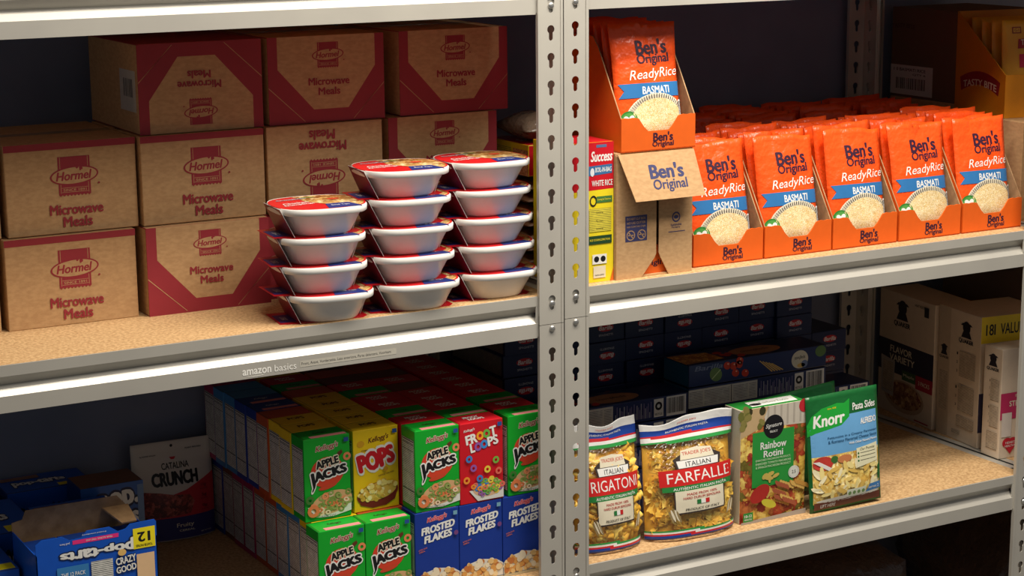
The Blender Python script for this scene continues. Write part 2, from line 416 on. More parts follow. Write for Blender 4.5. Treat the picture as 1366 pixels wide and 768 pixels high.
# ================================================================== KRAFT MEAL CARTONS
MRED = ink(HRED, 0.6)
MRED2 = ink((138, 34, 44), 0.6)
def meal_logo(a, cx, cy, rx, ry, m, bgm):
    x0, x1 = cx - rx * .66, cx + rx * .66
    a.rect(x0, cy + ry * .2, x1, cy + ry * 2.0, m)
    n = 9; pts = [(x0, cy - ry * .3)] + [(x0 + (x1 - x0) * i / (2 * n), cy - ry * (2.15 if i % 2 else 1.98)) for i in range(2 * n + 1)] + [(x1, cy - ry * .3)]
    a.poly(pts, m)
    k = a.L + 1
    a.rect(x0 + rx * .08, cy - ry * 1.82, x0 + rx * .1, cy + ry * 1.95, bgm, k); a.rect(x1 - rx * .1, cy - ry * 1.82, x1 - rx * .08, cy + ry * 1.95, bgm, k)
    for y in (-1.28, -1.74): a.rect(x0 + rx * .12, cy + ry * y, x1 - rx * .12, cy + ry * (y + .04), bgm, k)
    a.text('SINCE 1891', cx, cy - ry * 1.5, rx * .95, ry * .26, bgm, k)
    a.ell(cx, cy, rx, ry, m, rot=.06, n=40); a.ell(cx, cy, rx * .93, ry * .84, bgm, rot=.06, n=40)
    a.text('Hormel', cx - rx * .02, cy + ry * .0, rx * 1.5, ry * .95, m, bold=.045, shear=.25, rot=.03)
    a.blobs(lambda x, y: abs(x - cx - rx * .22) < rx * .12 and abs(y - cy - ry * .72) < ry * .13, 6, rx * .06, ry * .12, [m], 3)
    a.ell(cx + rx * 1.0, cy - ry * .95, rx * .045, ry * .1, m)
MW, MD, MH = 0.237, 0.28, 0.1620
def art_plain():
    a = Art(MW, MH); a.rect(0, .925, 1, 1, MRED); meal_logo(a, .52, .63, .185, .105, MRED, KRAFT)
    a.text('Microwave', .525, .262, .41, .115, MRED, bold=.042); a.text('Meals', .53, .125, .225, .115, MRED, bold=.042); return a
def art_window():
    a = Art(MW, MH); a.rect(0, 0, 1, 1, MRED)
    a.poly([(.08, 1), (.08, .63), (.38, .155), (.68, .155), (.92, .63), (.92, 1)], KRAFT)
    k = a.L + 1
    for q in ((.0, .42, .3, .02), (1.0, .42, .72, .02)):
        a.poly([(q[0], q[1]), (q[2], q[3]), (q[2] + .006, q[3]), (q[0], q[1] + .012)], KRAFT, k)
    meal_logo(a, .51, .78, .137, .072, MRED, KRAFT)
    a.text('Microwave', .515, .475, .355, .088, MRED, bold=.042); a.text('Meals', .515, .36, .19, .088, MRED, bold=.042); return a
AP = art_plain().mesh('front_print', front_fn(MW, MD, MH)); AW = art_window().mesh('front_print', front_fn(MW, MD, MH))
aS = Art(MD, MH); aS.rect(.62, .32, .94, .78, ink((190, 186, 178))); aS.bars(.66, .36, .9, .62, BLACK, 18, 4, ink((190, 186, 178))); aS.text('MEALS 7 1/2 OZ', .78, .70, .24, .06, BLACK)
ASL = aS.mesh('side_label', left_fn(MW, MD, MH))
def flaps(o):
    a = Art(MW, MD); a.rect(.0, .4975, 1, .5025, ink((92, 66, 44))); a.rect(.0, .44, 1, .56, ink((176, 150, 112), .25), L=0)
    put_art(a, 'tape_strip', o, top_fn(MW, MD, MH))
BODY_P = carton('meal_carton', MW, MD, MH, [KRAFT] * 6).data
BODY_W = carton('meal_carton', MW, MD, MH, [MRED, KRAFT, MRED, KRAFT, KRAFT, KRAFT]).data
for o in [x for x in bpy.data.objects if x.name.startswith('meal_carton')]: bpy.data.objects.remove(o)
def meal(kind, xl, yf, z, label, flip=False, rz=0.0, side=False):
    o = shared(BODY_P if kind == 'p' else BODY_W, 'meal_carton')
    shared(AP if kind == 'p' else AW, 'front_print', o)
    if side: shared(ASL, 'side_label', o)
    flaps(o)
    fb(o, xl, yf, z, MW, MD, rz)
    if flip:
        o.rotation_euler = (0, math.pi, rz); o.location.z = z + MH
    tag(o, label, 'carton', 'stacked kraft meal cartons'); return o
R1 = ZM_L; R2 = R1 + MH + .0015; R3 = R2 + MH + .0015
# heights in the photo: rows at -0.2676, -0.107, 0.058
meal('p', -1.243, .243, R1, 'kraft meal carton on the board, cut off beside the lowest plain carton')
meal('p', -0.9945, .238, R1, 'kraft meal carton with red top band standing on the board, dented carton above it')
meal('w', -0.7425, .223, R1, 'meal carton with red cut-corner window print standing directly on the board, fully in view')
meal('w', -0.5035, .245, R1, 'red printed meal carton on the board behind the shortest bowl stack')
meal('w', -0.2560, .245, R1, 'red printed meal carton on the board hidden behind the tall bowl stacks')
meal('p', -1.2300, .255, R2, 'kraft meal carton in the second layer, cut off beside the one under the empty space')
meal('p', -0.9825, .250, R2, 'kraft meal carton in the second layer with no carton on top of it')
meal('p', -0.7395, .240, R2, 'kraft meal carton under the carton with upside-down window print')
meal('p', -0.4965, .240, R2, 'kraft meal carton with plain upside-down print, in the second layer', flip=True)
meal('w', -0.2435, .245, R2, 'meal carton with window print in the second layer, partly hidden by the tallest bowls')
meal('w', -0.7345, .250, R3, 'top meal carton with upside-down red window print and bare side', flip=True, side=False)
o = meal('w', -0.4850, .250, R3, 'middle carton of the top layer with red window print')
o = meal('w', -0.2140, .252, R3, 'top layer meal carton at the end of the row, set apart from its neighbour', rz=.0)
# white shipping label on the bare side of the flipped carton
m = MB(); lab = Art(MD, MH); lab.rect(.05, .3, .36, .76, ink((196, 192, 184))); lab.bars(.1, .36, .3, .62, BLACK, 14, 5, ink((196, 192, 184)))
for o in bpy.data.objects:
    if o.get('label', '').startswith('top meal carton with upside-down'):
        put_art(lab, 'side_label', o, plane_fn((MW / 2, -MD / 2, 0), (0, MD, 0), (0, 0, MH)))

# ================================================================== SLEEVED MEAL BOWLS
def sup(t, rx, ry, n=3.4):
    c, s = math.cos(t), math.sin(t)
    return (rx * math.copysign(abs(c) ** (2 / n), c), ry * math.copysign(abs(s) ** (2 / n), s))
PLAST = speckle('white_plastic', (226, 222, 214), (236, 232, 226), 10, 0.28)
SLV = ink((196, 22, 34), .3); SLVD = ink((120, 18, 40), .35); SLVB = ink((40, 56, 128), .35)
BWL_H = 0.0520
def bowl_mesh():
    mb = MB(); N = 40; prof = [(0.0, 0.0), (.058, .0), (.0605, .003), (.0765, .0370), (.0785, .0385), (.0855, .0388), (.0874, .0405), (.0876, .0500), (.0862, .0509)]
    vs = [(0, 0, .0006)]
    for r, z in prof[1:]:
        for i in range(N):
            n = 2.6 if r < .07 else 3.0
            x, y = sup(2 * math.pi * i / N + .06, r * .955, r * .93, n); vs.append((x, y, z + .0008))
    k = len(prof) - 1; fs = [(0, 1 + (i + 1) % N, 1 + i) for i in range(N)]
    for q in range(k - 1):
        for i in range(N): fs.append((1 + q * N + i, 1 + q * N + (i + 1) % N, 1 + (q + 1) * N + (i + 1) % N, 1 + (q + 1) * N + i))
    fs.append(tuple(1 + (k - 1) * N + i for i in range(N)))
    mb.add(vs, fs, PLAST); return mb.mesh('bowl_body')
BOWL = bowl_mesh(); BOWL.polygons.foreach_set('use_smooth', [len(p.vertices) < 5 for p in BOWL.polygons])
def sleeve_mesh():
    mb = MB(); t = .0009
    # top card: rounded outline that stops short of the front and back rim
    top = [sup(2 * math.pi * i / 36, .0845, .0755, 2.7) for i in range(36)]
    mb.slab(top, lambda p, q: (p[0], p[1], q), .0510, .0519, ink((214, 30, 36), .3))
    for sg in (-1, 1):
        def side(p, q, sg=sg): return (sg * (p[0] + q), p[1], p[2])
        P4 = [(.0840, -.045, .0508), (.0840, .045, .0508), (.0610, .050, .0012), (.0610, -.054, .0012)] if sg < 0 else [(.0830, -.012, .0508), (.0830, .045, .0508), (.0610, .045, .0012), (.0610, -.016, .0012)]
        n = [(sg * (x + .0009), y, z) for x, y, z in P4]
        V = [(sg * x, y, z) for x, y, z in P4] + n
        mb.add(V, [(0, 3, 2, 1), (0, 1, 5, 4), (1, 2, 6, 5), (2, 3, 7, 6), (3, 0, 4, 7)], ink((206, 200, 196), .5)); mb.add(V, [(4, 5, 6, 7)], SLVD)
    mb.slab([(-.096, -.040), (-.05, -.050), (.058, -.044), (.070, -.030), (.070, .052), (-.096, .052)], lambda p, q: (p[0], p[1], q), 0, .0008, SLV)
    return mb.mesh('card_sleeve')
SLEEVE = sleeve_mesh()
FOODB = food('printed_dumplings', [(206, 160, 96), (224, 190, 130), (178, 120, 62), (232, 208, 160), (150, 96, 48)], 70, .35)
def sleeve_art():
    a = Art(.175, .166)
    half = [(.5 + .48 * math.copysign(abs(math.cos(t)) ** .74, math.cos(t)), .5 + .48 * math.copysign(abs(math.sin(t)) ** .74, math.sin(t))) for t in [math.radians(q) for q in range(-70, 101, 10)]]
    a.poly(half + [(.38, .9), (.40, .6), (.55, .3)], FOODB)
    a.poly([(.48, .01), (.86, .03), (.80, .33), (.54, .33)], SLVB)
    a.text('Beef Tips', .67, .2, .2, .07, WHITE); a.text('Chicken', .27, .52, .3, .09, WHITE, shear=.2, rot=.2); a.text('Dumplings', .28, .40, .36, .09, WHITE, shear=.2, rot=.2)
    a.text('Compleats', .3, .78, .34, .07, SLVB, outline=WHITE, rot=.15)
    a.ell(.72, .62, .07, .05, ink((206, 70, 40))); a.ell(.5, .84, .08, .03, ink((120, 130, 60)))
    return a
SART = sleeve_art().mesh('sleeve_print', plane_fn((-.0845, -.0755, .0519), (.169, 0, 0), (0, .151, 0)))
sb = Art(.04, .1); sb.rect(.06, .2, .9, .8, SLVB); sb.text('COMPLEATS', .45, .5, .6, .12, WHITE, rot=1.57)
SBASE = sb.mesh('base_print', plane_fn((-.094, -.052, .0008), (.036, 0, 0), (0, .104, 0)))
def bowl_stack(cx, cy, n, words, jit, rz0):
    z = ZM_L + .0002; names = ['bottom', 'second', 'third', 'fourth', 'top']
    for i in range(n):
        last = i == n - 1
        nm = 'top' if last else ('bottom' if i == 0 else ['', 'second', 'third', 'fourth'][i])
        r = empty('meal_bowl', (cx + jit[i][0], cy + jit[i][1], z), rz0 + jit[i][2])
        tag(r, 'red-sleeved white meal bowl, %s in the %s' % (nm if nm in ('top', 'bottom') else nm + ' from bottom', words), 'meal bowl', 'sleeved meal bowls in stacks')
        shared(BOWL, 'bowl', r); s = shared(SLEEVE, 'card_sleeve', r); shared(SART, 'sleeve_print', s); shared(SBASE, 'base_print', s)
        z += BWL_H + .0003
bowl_stack(-.470, .066, 4, 'four-bowl stack', [(.004, 0, 0), (-.006, .004, .03), (-.008, .002, -.02), (-.006, .0, .05)], -.12)
bowl_stack(-.297, .070, 5, 'five-bowl stack between two others', [(.006, -.004, 0), (-.002, 0, .02), (-.003, 0, -.02), (-.006, .003, .02), (-.008, .004, -.03)], -.08)
bowl_stack(-.1200, .082, 5, 'five-bowl stack beside the post', [(.002, -.002, 0), (-.003, 0, .03), (-.006, .0, -.02), (-.008, .003, .02), (-.010, .002, 0)], -.02)

# ================================================================== CEREAL BOXES
CW, CDp, CH = 0.0940, 0.0560, 0.1600
GREEN = ink((20, 168, 44), .38); GREEND = ink((14, 118, 36), .38); YEL = ink((246, 206, 22), .38); CRED = ink((206, 26, 38), .38); NAVY = ink((26, 58, 150), .38)
PINK = ink((238, 150, 150)); ORA = ink((232, 120, 40)); TAN = ink((226, 190, 130)); LBLUE = ink((60, 130, 190), .4); MAG = ink((170, 40, 90), .4); BRO = ink((120, 66, 36), .4); ORED = ink((196, 84, 40), .4)
def cereal_rim(a, m):  # small retailer square
    a.rect(.86, .915, .96, .965, ink((40, 80, 150)))
def script(a, t, cx, cy, w, h, m, out=None, rot=.12): a.text(t, cx, cy, w, h, m, bold=.03, shear=.35, rot=rot, outline=out, ow=.05)
def bowl_region(x, y): return ((x - .56) / .46) ** 2 + ((y - .19) / .15) ** 2 < 1
def art_apple():
    a = Art(CW, CH); script(a, "Kellogg's", .5, .875, .5, .085, ink((150, 40, 36)), CREAM)
    a.ell(.50, .575, .36, .185, ink((214, 66, 40))); a.poly([(.62, .70), (.74, .80), (.82, .82), (.84, .785), (.72, .72)], ink((100, 52, 28)))
    a.ring(.93, .73, .085, .05, .4, ink((232, 140, 90)))
    k = a.L + 1
    a.text('APPLE', .50, .692, .50, .095, BLACK, k, bold=.075, rot=.16, outline=CREAM, ow=.09)
    wp = lambda x, y: (x, y * (1.0 - .12 * x) - (.55 * max(0, -.34 - x) / .16 * (1 if y < 0 else 0)))
    a.text('JACKS', .52, .545, .82, .15, BLACK, k + 2, bold=.095, rot=.17, outline=WHITE, ow=.09, warp=wp)
    a.ell(.50, .40, .2, .03, ink((206, 70, 40)), k, rot=.2)
    a.poly([(.05, .18), (.24, .045), (.60, .03), (1.0, .07), (1.0, .20)], ink((226, 226, 214)))
    a.ell(.58, .205, .44, .135, ink((214, 170, 120)), n=40, rot=.16)
    reg = lambda x, y: ((x - .58) / .44) ** 2 + ((y - .205 - (x - .58) * .1) / .135) ** 2 < .95 and x < .97
    a.rings(reg, 46, .068, [ink((226, 122, 70)), ink((232, 150, 100)), ink((128, 150, 70)), ink((150, 166, 90)), ink((240, 214, 178))], 5)
    a.ring(.17, .13, .13, .075, .4, ink((226, 128, 76))); a.ring(.1, .27, .09, .05, .4, ink((70, 120, 50)))
    a.text('10% DV', .5, .045, .3, .025, ink((120, 120, 110))); cereal_rim(a, None); return a
def art_pops():
    a = Art(CW, CH); script(a, "Kellogg's", .56, .865, .46, .085, ink((110, 40, 20))); a.ell(.17, .83, .08, .04, ink((226, 168, 30)))
    a.text('CORN', .26, .745, .16, .022, BRO)
    wp = lambda x, y: (x, y * (1.1 - .25 * abs(x)) + .18 * x * x)
    a.text('POPS', .50, .62, .84, .23, CRED, bold=.10, rot=.2, outline=WHITE, ow=.07, warp=wp)
    a.text('SWEETENED CORN CEREAL', .72, .425, .36, .018, BRO, rot=.15)
    a.ell(.52, .20, .46, .135, ink((122, 30, 24)), n=36, rot=.12); a.poly([(.06, .19), (.14, .08), (.4, .03), (.7, .04), (.9, .1), (.97, .22)], ink((122, 30, 24)))
    a.ell(.52, .225, .42, .105, ink((226, 186, 80)), rot=.12)
    a.blobs(lambda x, y: ((x - .52) / .41) ** 2 + ((y - .235 - (x - .5) * .07) / .11) ** 2 < 1, 60, .05, .028, [ink((246, 222, 130)), ink((236, 204, 96)), ink((214, 168, 60)), ink((250, 236, 170))], 8)
    a.ell(.7, .49, .05, .03, ink((206, 150, 30))); cereal_rim(a, None); return a
def art_loops():
    a = Art(CW, CH); script(a, "Kellogg's", .22, .91, .26, .04, WHITE)
    a.text('FR', .27, .80, .27, .12, WHITE, bold=.06, rot=.16); a.ring(.47, .825, .085, .055, .42, ink((250, 170, 40))); a.ring(.62, .84, .085, .055, .42, ink((110, 180, 70))); a.text('T', .77, .862, .16, .12, WHITE, bold=.06, rot=.16)
    a.text('L', .29, .69, .11, .12, WHITE, bold=.06, rot=.16); a.ring(.42, .695, .085, .055, .42, ink((150, 90, 170))); a.ring(.56, .715, .085, .055, .42, ink((60, 140, 210))); a.text('PS', .76, .745, .25, .12, WHITE, bold=.06, rot=.16)
    cols = [ink((240, 150, 50)), ink((236, 210, 70)), ink((120, 180, 70)), ink((150, 90, 170)), ink((60, 130, 200)), ink((230, 110, 90))]
    a.poly([(.2, .16), (.4, .02), (1.0, .02), (1.0, .2)], ink((224, 222, 214)))
    a.ell(.64, .17, .36, .11, ink((216, 176, 140)))
    a.rings(lambda x, y: ((x - .64) / .36) ** 2 + ((y - .18) / .11) ** 2 < 1 and x < .97, 40, .06, cols, 9)
    for x, y, c in ((.14, .3, 0), (.3, .44, 3), (.82, .5, 2), (.2, .56, 4), (.62, .40, 1), (.88, .36, 5), (.44, .3, 4)): a.ring(x, y, .075, .045, .42, cols[c])
    cereal_rim(a, None); return a
FLK = [ink((236, 196, 130)), ink((222, 160, 84)), ink((246, 218, 166)), ink((200, 120, 60)), ink((242, 228, 198))]
def art_flakes():
    a = Art(CW, CH); script(a, "Kellogg's", .5, .905, .46, .075, ink((214, 40, 60)), ink((244, 186, 190)))
    a.text('FROSTED', .52, .79, .78, .095, WHITE, bold=.075, shear=.22, rot=.13); a.text('FLAKES', .52, .68, .66, .095, WHITE, bold=.075, shear=.22, rot=.13)
    a.text('NATURAL FLAVOR', .17, .55, .2, .018, ORA, rot=.2); a.text('CEREAL', .15, .52, .14, .018, ORA, rot=.2)
    a.poly([(0, .03), (1, .03), (1, .19), (.85, .25), (.5, .285), (.2, .25), (0, .18)], ink((232, 226, 212)))
    a.blobs(lambda x, y: y < .06 + .21 * math.sqrt(max(0, 1 - ((x - .5) / .55) ** 2)) and .04 < x < .96 and y > .05, 60, .075, .036, FLK, 11)
    a.rect(0, 0, 1, .03, ink((206, 190, 150))); a.ell(.92, .69, .05, .03, ink((120, 70, 130)))
    a.rect(.86, .915, .95, .965, ink((120, 170, 190))); return a
def top_art(kind):
    a = Art(CW, CDp)
    if kind in ('g', 'b'): a.rect(.18, .04, .95, .28, PINK); a.text("Kellogg's", .5, .58, .3, .2, ink((60, 30, 26)) if kind == 'g' else WHITE, shear=.3)
    elif kind == 'y': a.text('POPS', .5, .6, .36, .26, ink((90, 50, 20)), bold=.05)
    elif kind == 'r': a.text('FROOT', .45, .62, .36, .2, WHITE, bold=.06); a.text('LOOPS', .5, .38, .36, .2, WHITE, bold=.06)
    a.rect(0, .93, 1, .945, ink((60, 40, 30))); a.rect(.02, .0, .03, 1, ink((60, 40, 30)))
    return a
def side_art(c):
    a = Art(CDp, CH); a.rect(.06, .07, .94, .88, FINE); k = a.L + 1
    for y in (.86, .74, .46, .25): a.rect(.08, y, .92, y + .008, BLACK, k)
    a.text('Nutrition Facts', .5, .83, .8, .03, BLACK, k); return a
KIND = dict(g=(GREEN, art_apple), y=(YEL, art_pops), r=(CRED, art_loops), b=(NAVY, art_flakes), l=(LBLUE, None), m=(MAG, None), o=(ORED, None), t=(BRO, None))
CME = {}
for k, (c, fn) in KIND.items():
    b = MB(); b.box(-CW / 2, CW / 2, -CDp / 2, CDp / 2, 0, CH, c); o = b.build('cereal_box', bevel=.0012); body = o.data; bpy.data.objects.remove(o)
    CME[k] = (body, fn().mesh('front_print', front_fn(CW, CDp, CH)) if fn else None, top_art(k).mesh('top_print', top_fn(CW, CDp, CH)), side_art(c).mesh('nutrition_panel', left_fn(CW, CDp, CH)))
KN = dict(g='green ring-cereal', y='yellow corn-puff cereal', r='red fruity-ring cereal', b='navy frosted-flake cereal', l='light blue cereal', m='magenta cereal', o='orange-brown cereal', t='brown cereal')
CANC = (('green box at the corner', 'green box below the yellow box', 'flake box under the green box', 'flake box under the red box', 'flake box against the post'), ('green box at the corner', 'yellow box', 'green box beside the red box', 'red box', 'green box against the post'))
def cereal(k, xl, yf, z, front=False, side=False, top=True, label=None, rz=0.0, where=(0, 0)):
    body, fr, tp, sd = CME[k]
    o = shared(body, 'cereal_box'); fb(o, xl, yf, z, CW, CDp, rz)
    if fr and front: shared(fr, 'front_print', o)
    if top: shared(tp, 'top_print', o)
    if side: shared(sd, 'nutrition_panel', o)
    tag(o, label or '%s box, %s layer, in line behind the %s' % (KN[k], ('lower', 'upper')[where[0]], CANC[where[0]][where[1]]), 'cereal box', 'single-serve cereal boxes packed in rows'); return o
Z1 = ZL_L + .0003; Z2 = Z1 + CH + .0007
lowx = [-.5046, -.4092, -.3062, -.2112, -.1160]; upx = [-.5040, -.4010, -.3022, -.2080, -.1030]
lk = 'ggbbb'; uk = 'gygrg'
lfl = ['lower green ring-cereal box at the corner of the pile, puzzle of fine print on its side', 'lower green ring-cereal box standing below the yellow puff box', 'frosted-flake box standing under the middle green ring-cereal box', 'frosted-flake box standing under the red fruity-ring box', 'frosted-flake box standing against the steel post']
lfl[0] = 'lower green ring-cereal box at the corner of the pile'
ufl = ['upper green ring-cereal box at the corner of the pile, set back', 'yellow corn-puff box in the upper layer of the pile', 'upper green ring-cereal box between the yellow and the red box', 'red fruity-ring box in the upper layer of the pile', 'upper green ring-cereal box against the steel post']
uback = [.0975, .1030, .0420, .0400, .0400]
rl = random.Random(3)
sideU = 'gyyobbllmb'; sideL = 'gylloommtb'
for c in range(5):
    # lower layer
    y = .040; i = 0
    while y + CDp < .625:
        k = lk[c] if i == 0 else (sideL[i % 10] if c == 0 else rl.choice('gyrbot'))
        jx = 0 if i == 0 else [-.4915, -.3965, -.3015, -.2065, -.1115][c] - lowx[c] + (rl.uniform(-.002, .0) if c == 0 else rl.uniform(-.0002, .0002))
        cereal(k, lowx[c] + jx, y, Z1, i == 0, c == 0 or i == 0, i == 0, lfl[c] if i == 0 else None, where=(0, c)); y += CDp + .0010; i += 1
    y = uback[c]; i = 0
    while y + CDp < .625:
        k = uk[c] if i == 0 else (sideU[i % 10] if c == 0 else ('yyogr'[(c * 2 + i) % 5] if c == 1 else rl.choice('rrrogrt')))
        if c == 1 and i in (1, 2): k = 'y'
        if c == 3 and i == 1: k = 'g'
        jx = 0 if i == 0 else (rl.uniform(-.002, .002) if c == 0 else rl.uniform(-.0002, .0002))
        cereal(k, upx[c] + jx, y, Z2, i == 0, c == 0 or i == 0, True, ufl[c] if i == 0 else None, where=(1, c)); y += CDp + .0010; i += 1

# ================================================================== TOASTER PASTRY BOXES, SNACK POUCH
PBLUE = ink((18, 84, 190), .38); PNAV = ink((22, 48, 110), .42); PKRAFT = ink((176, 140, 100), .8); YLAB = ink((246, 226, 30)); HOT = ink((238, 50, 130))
def pop_lines(a, cx, cy, w, h, m, out, rot=0.0):
    wp = lambda x, y: (x, y * (1 + .25 * math.sin(9 * x)))
    a.text('pop-tarts', cx, cy, w, h, m, bold=.065, rot=rot, outline=out, ow=.07, warp=wp)
# open shelf case
oc = empty('pastry_case', (-.918, .115, ZL_L + .0003)); tag(oc, 'opened blue toaster pastry case with raised kraft flap and yellow 12 label', 'carton')
W, D, H = .214, .150, .2400
m = MB()
m.box(-W / 2, W / 2, -D / 2, D / 2, 0, .002, PBLUE)
m.box(-W / 2, -W / 2 + .0016, -D / 2, D / 2, .002, H - .03, PBLUE); m.box(W / 2 - .0016, W / 2, -D / 2, D / 2, .002, H - .03, PBLUE)
m.build('case_body', oc)
prof = [(0, 0), (1, 0), (1, .985), (.985, 1.0), (.78, .995), (.74, .965), (.68, .955), (.61, 1.0), (.42, 1.0), (.37, .955), (.28, .95), (.22, .985), (.05, .985), (.0, .955)]
m = MB(); m.slab([(x * W - W / 2, z * H) for x, z in prof], lambda p, t: (p[0], -D / 2 + t, p[1]), 0, .0016, PBLUE); fp = m.build('front_panel', oc)
a = Art(W, H)
a.rect(.30, .915, .68, .945, HOT); a.text('TEAR ALONG THIS LINE', .52, .93, .22, .012, WHITE, rot=math.pi); a.text('frosted strawberry', .48, .975, .2, .012, WHITE, rot=math.pi); a.text('pull here', .235, .93, .08, .02, WHITE, rot=math.pi)
pop_lines(a, .50, .845, .62, .085, WHITE, ink((16, 30, 70)), rot=math.pi)
a.rect(.80, .80, .985, .955, YLAB); a.text('12', .89, .885, .11, .075, BLACK, bold=.05, rot=math.pi); a.text('TOASTER PASTRIES', .89, .822, .14, .018, BLACK, rot=math.pi)
a.rect(.16, .50, .42, .76, LBLUE); a.rect(.44, .5, .62, .765, FINE); a.text('CRAZY', .73, .735, .17, .055, WHITE, bold=.05, outline=BLACK, rot=.1); a.text('GOOD', .73, .67, .17, .05, WHITE, bold=.05, outline=BLACK, rot=.1)
a.ell(.70, .795, .035, .025, ink((236, 190, 110))); a.rect(.82, .5, .97, .76, ink((236, 196, 150))); a.text('THE 12 PACK', .29, .7, .2, .03, WHITE)
put_art(a, 'front_print', fp, plane_fn((-W / 2, -D / 2, 0), (W, 0, 0), (0, 0, H)))
m = MB(); pr = [(0, 0), (1, 0), (1, .80), (.985, .93), (.90, 1.02), (.12, 1.02), (.09, .955), (.0, .94)]
m.slab([(x * W - W / 2, z * H) for x, z in pr], lambda p, t: (p[0], D / 2 - .0016 + t, p[1]), 0, .0016, KRAFTD); m.build('kraft_flap', oc)
m = MB(); m.hexa([(W / 2 - .05, D / 2 - .002, H * .93), (W / 2 - .002, D / 2 - .002, H * .93), (W / 2 - .002, D / 2 - .05, H * .86), (W / 2 - .03, D / 2 - .05, H * .86), (W / 2 - .05, D / 2 - .003, H * .945), (W / 2 - .002, D / 2 - .003, H * .945), (W / 2 - .002, D / 2 - .051, H * .872), (W / 2 - .03, D / 2 - .051, H * .872)], KRAFT); m.build('corner_flap', oc)
for i in range(3):   # foil packed boxes inside the case
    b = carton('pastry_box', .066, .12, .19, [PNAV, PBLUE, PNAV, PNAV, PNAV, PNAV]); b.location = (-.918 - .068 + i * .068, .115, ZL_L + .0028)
    tag(b, 'blue pastry box standing inside the opened case', 'pastry box', 'pastry boxes inside the opened case')
def pastry(name_, w, d, h, x, y, z, rz, label, art=True):
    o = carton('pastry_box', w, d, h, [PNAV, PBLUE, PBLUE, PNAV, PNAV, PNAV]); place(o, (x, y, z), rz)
    a = Art(w, d); pop_lines(a, .45, .45, .62, .3, WHITE, ink((16, 30, 70)), rot=0); a.rect(.62, .02, .97, .2, YLAB); a.text('12', .8, .11, .08, .12, BLACK, bold=.05); a.rect(.05, .72, .5, .93, ink((150, 110, 90)))
    put_art(a, 'top_print', o, top_fn(w, d, h))
    a = Art(w, h); pop_lines(a, .5, .5, .7, .5, WHITE, ink((16, 30, 70))); put_art(a, 'front_print', o, front_fn(w, d, h))
    tag(o, label, 'pastry box', 'blue toaster pastry boxes lying behind the case'); return o
pastry('', .20, .17, .165, -1.132, .210, ZL_L + .0003, .0, 'blue pastry box lying low beside the opened case')
pastry('', .15, .20, .175, -.862, .315, ZL_L + .0003, .0, 'blue pastry box lying directly behind the opened case')
pastry('', .15, .20, .170, -1.019, .405, ZL_L + .0003, .0, 'blue pastry box lying between two others behind the case')
pastry('', .17, .10, .172, -.86, .578, ZL_L + .0003, .0, 'blue pastry box at the back by the brown topped carton')
pastry('', .19, .12, .165, -1.06, .570, ZL_L + .0003, .0, 'blue pastry box at the back behind the lying boxes')
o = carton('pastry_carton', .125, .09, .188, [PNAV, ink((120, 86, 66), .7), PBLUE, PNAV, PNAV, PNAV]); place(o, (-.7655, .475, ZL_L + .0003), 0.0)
a = Art(.125, .188); a.rect(0, .0, 1, 1, ink((40, 92, 170), .4)); a.text('pop.', .60, .80, .66, .24, WHITE, bold=.06, rot=.1, outline=ink((16, 30, 70)), ow=.06); a.text('tarts', .62, .60, .6, .2, WHITE, bold=.06, rot=.1, outline=ink((16, 30, 70)), ow=.06); a.rect(.9, .2, 1, .96, ink((110, 140, 180)))
a.ell(.5, .25, .36, .2, ink((196, 140, 90)))
put_art(a, 'front_print', o, front_fn(.125, .09, .188)); tag(o, 'upright blue pastry carton with brown top beside the white snack pouch', 'pastry box')

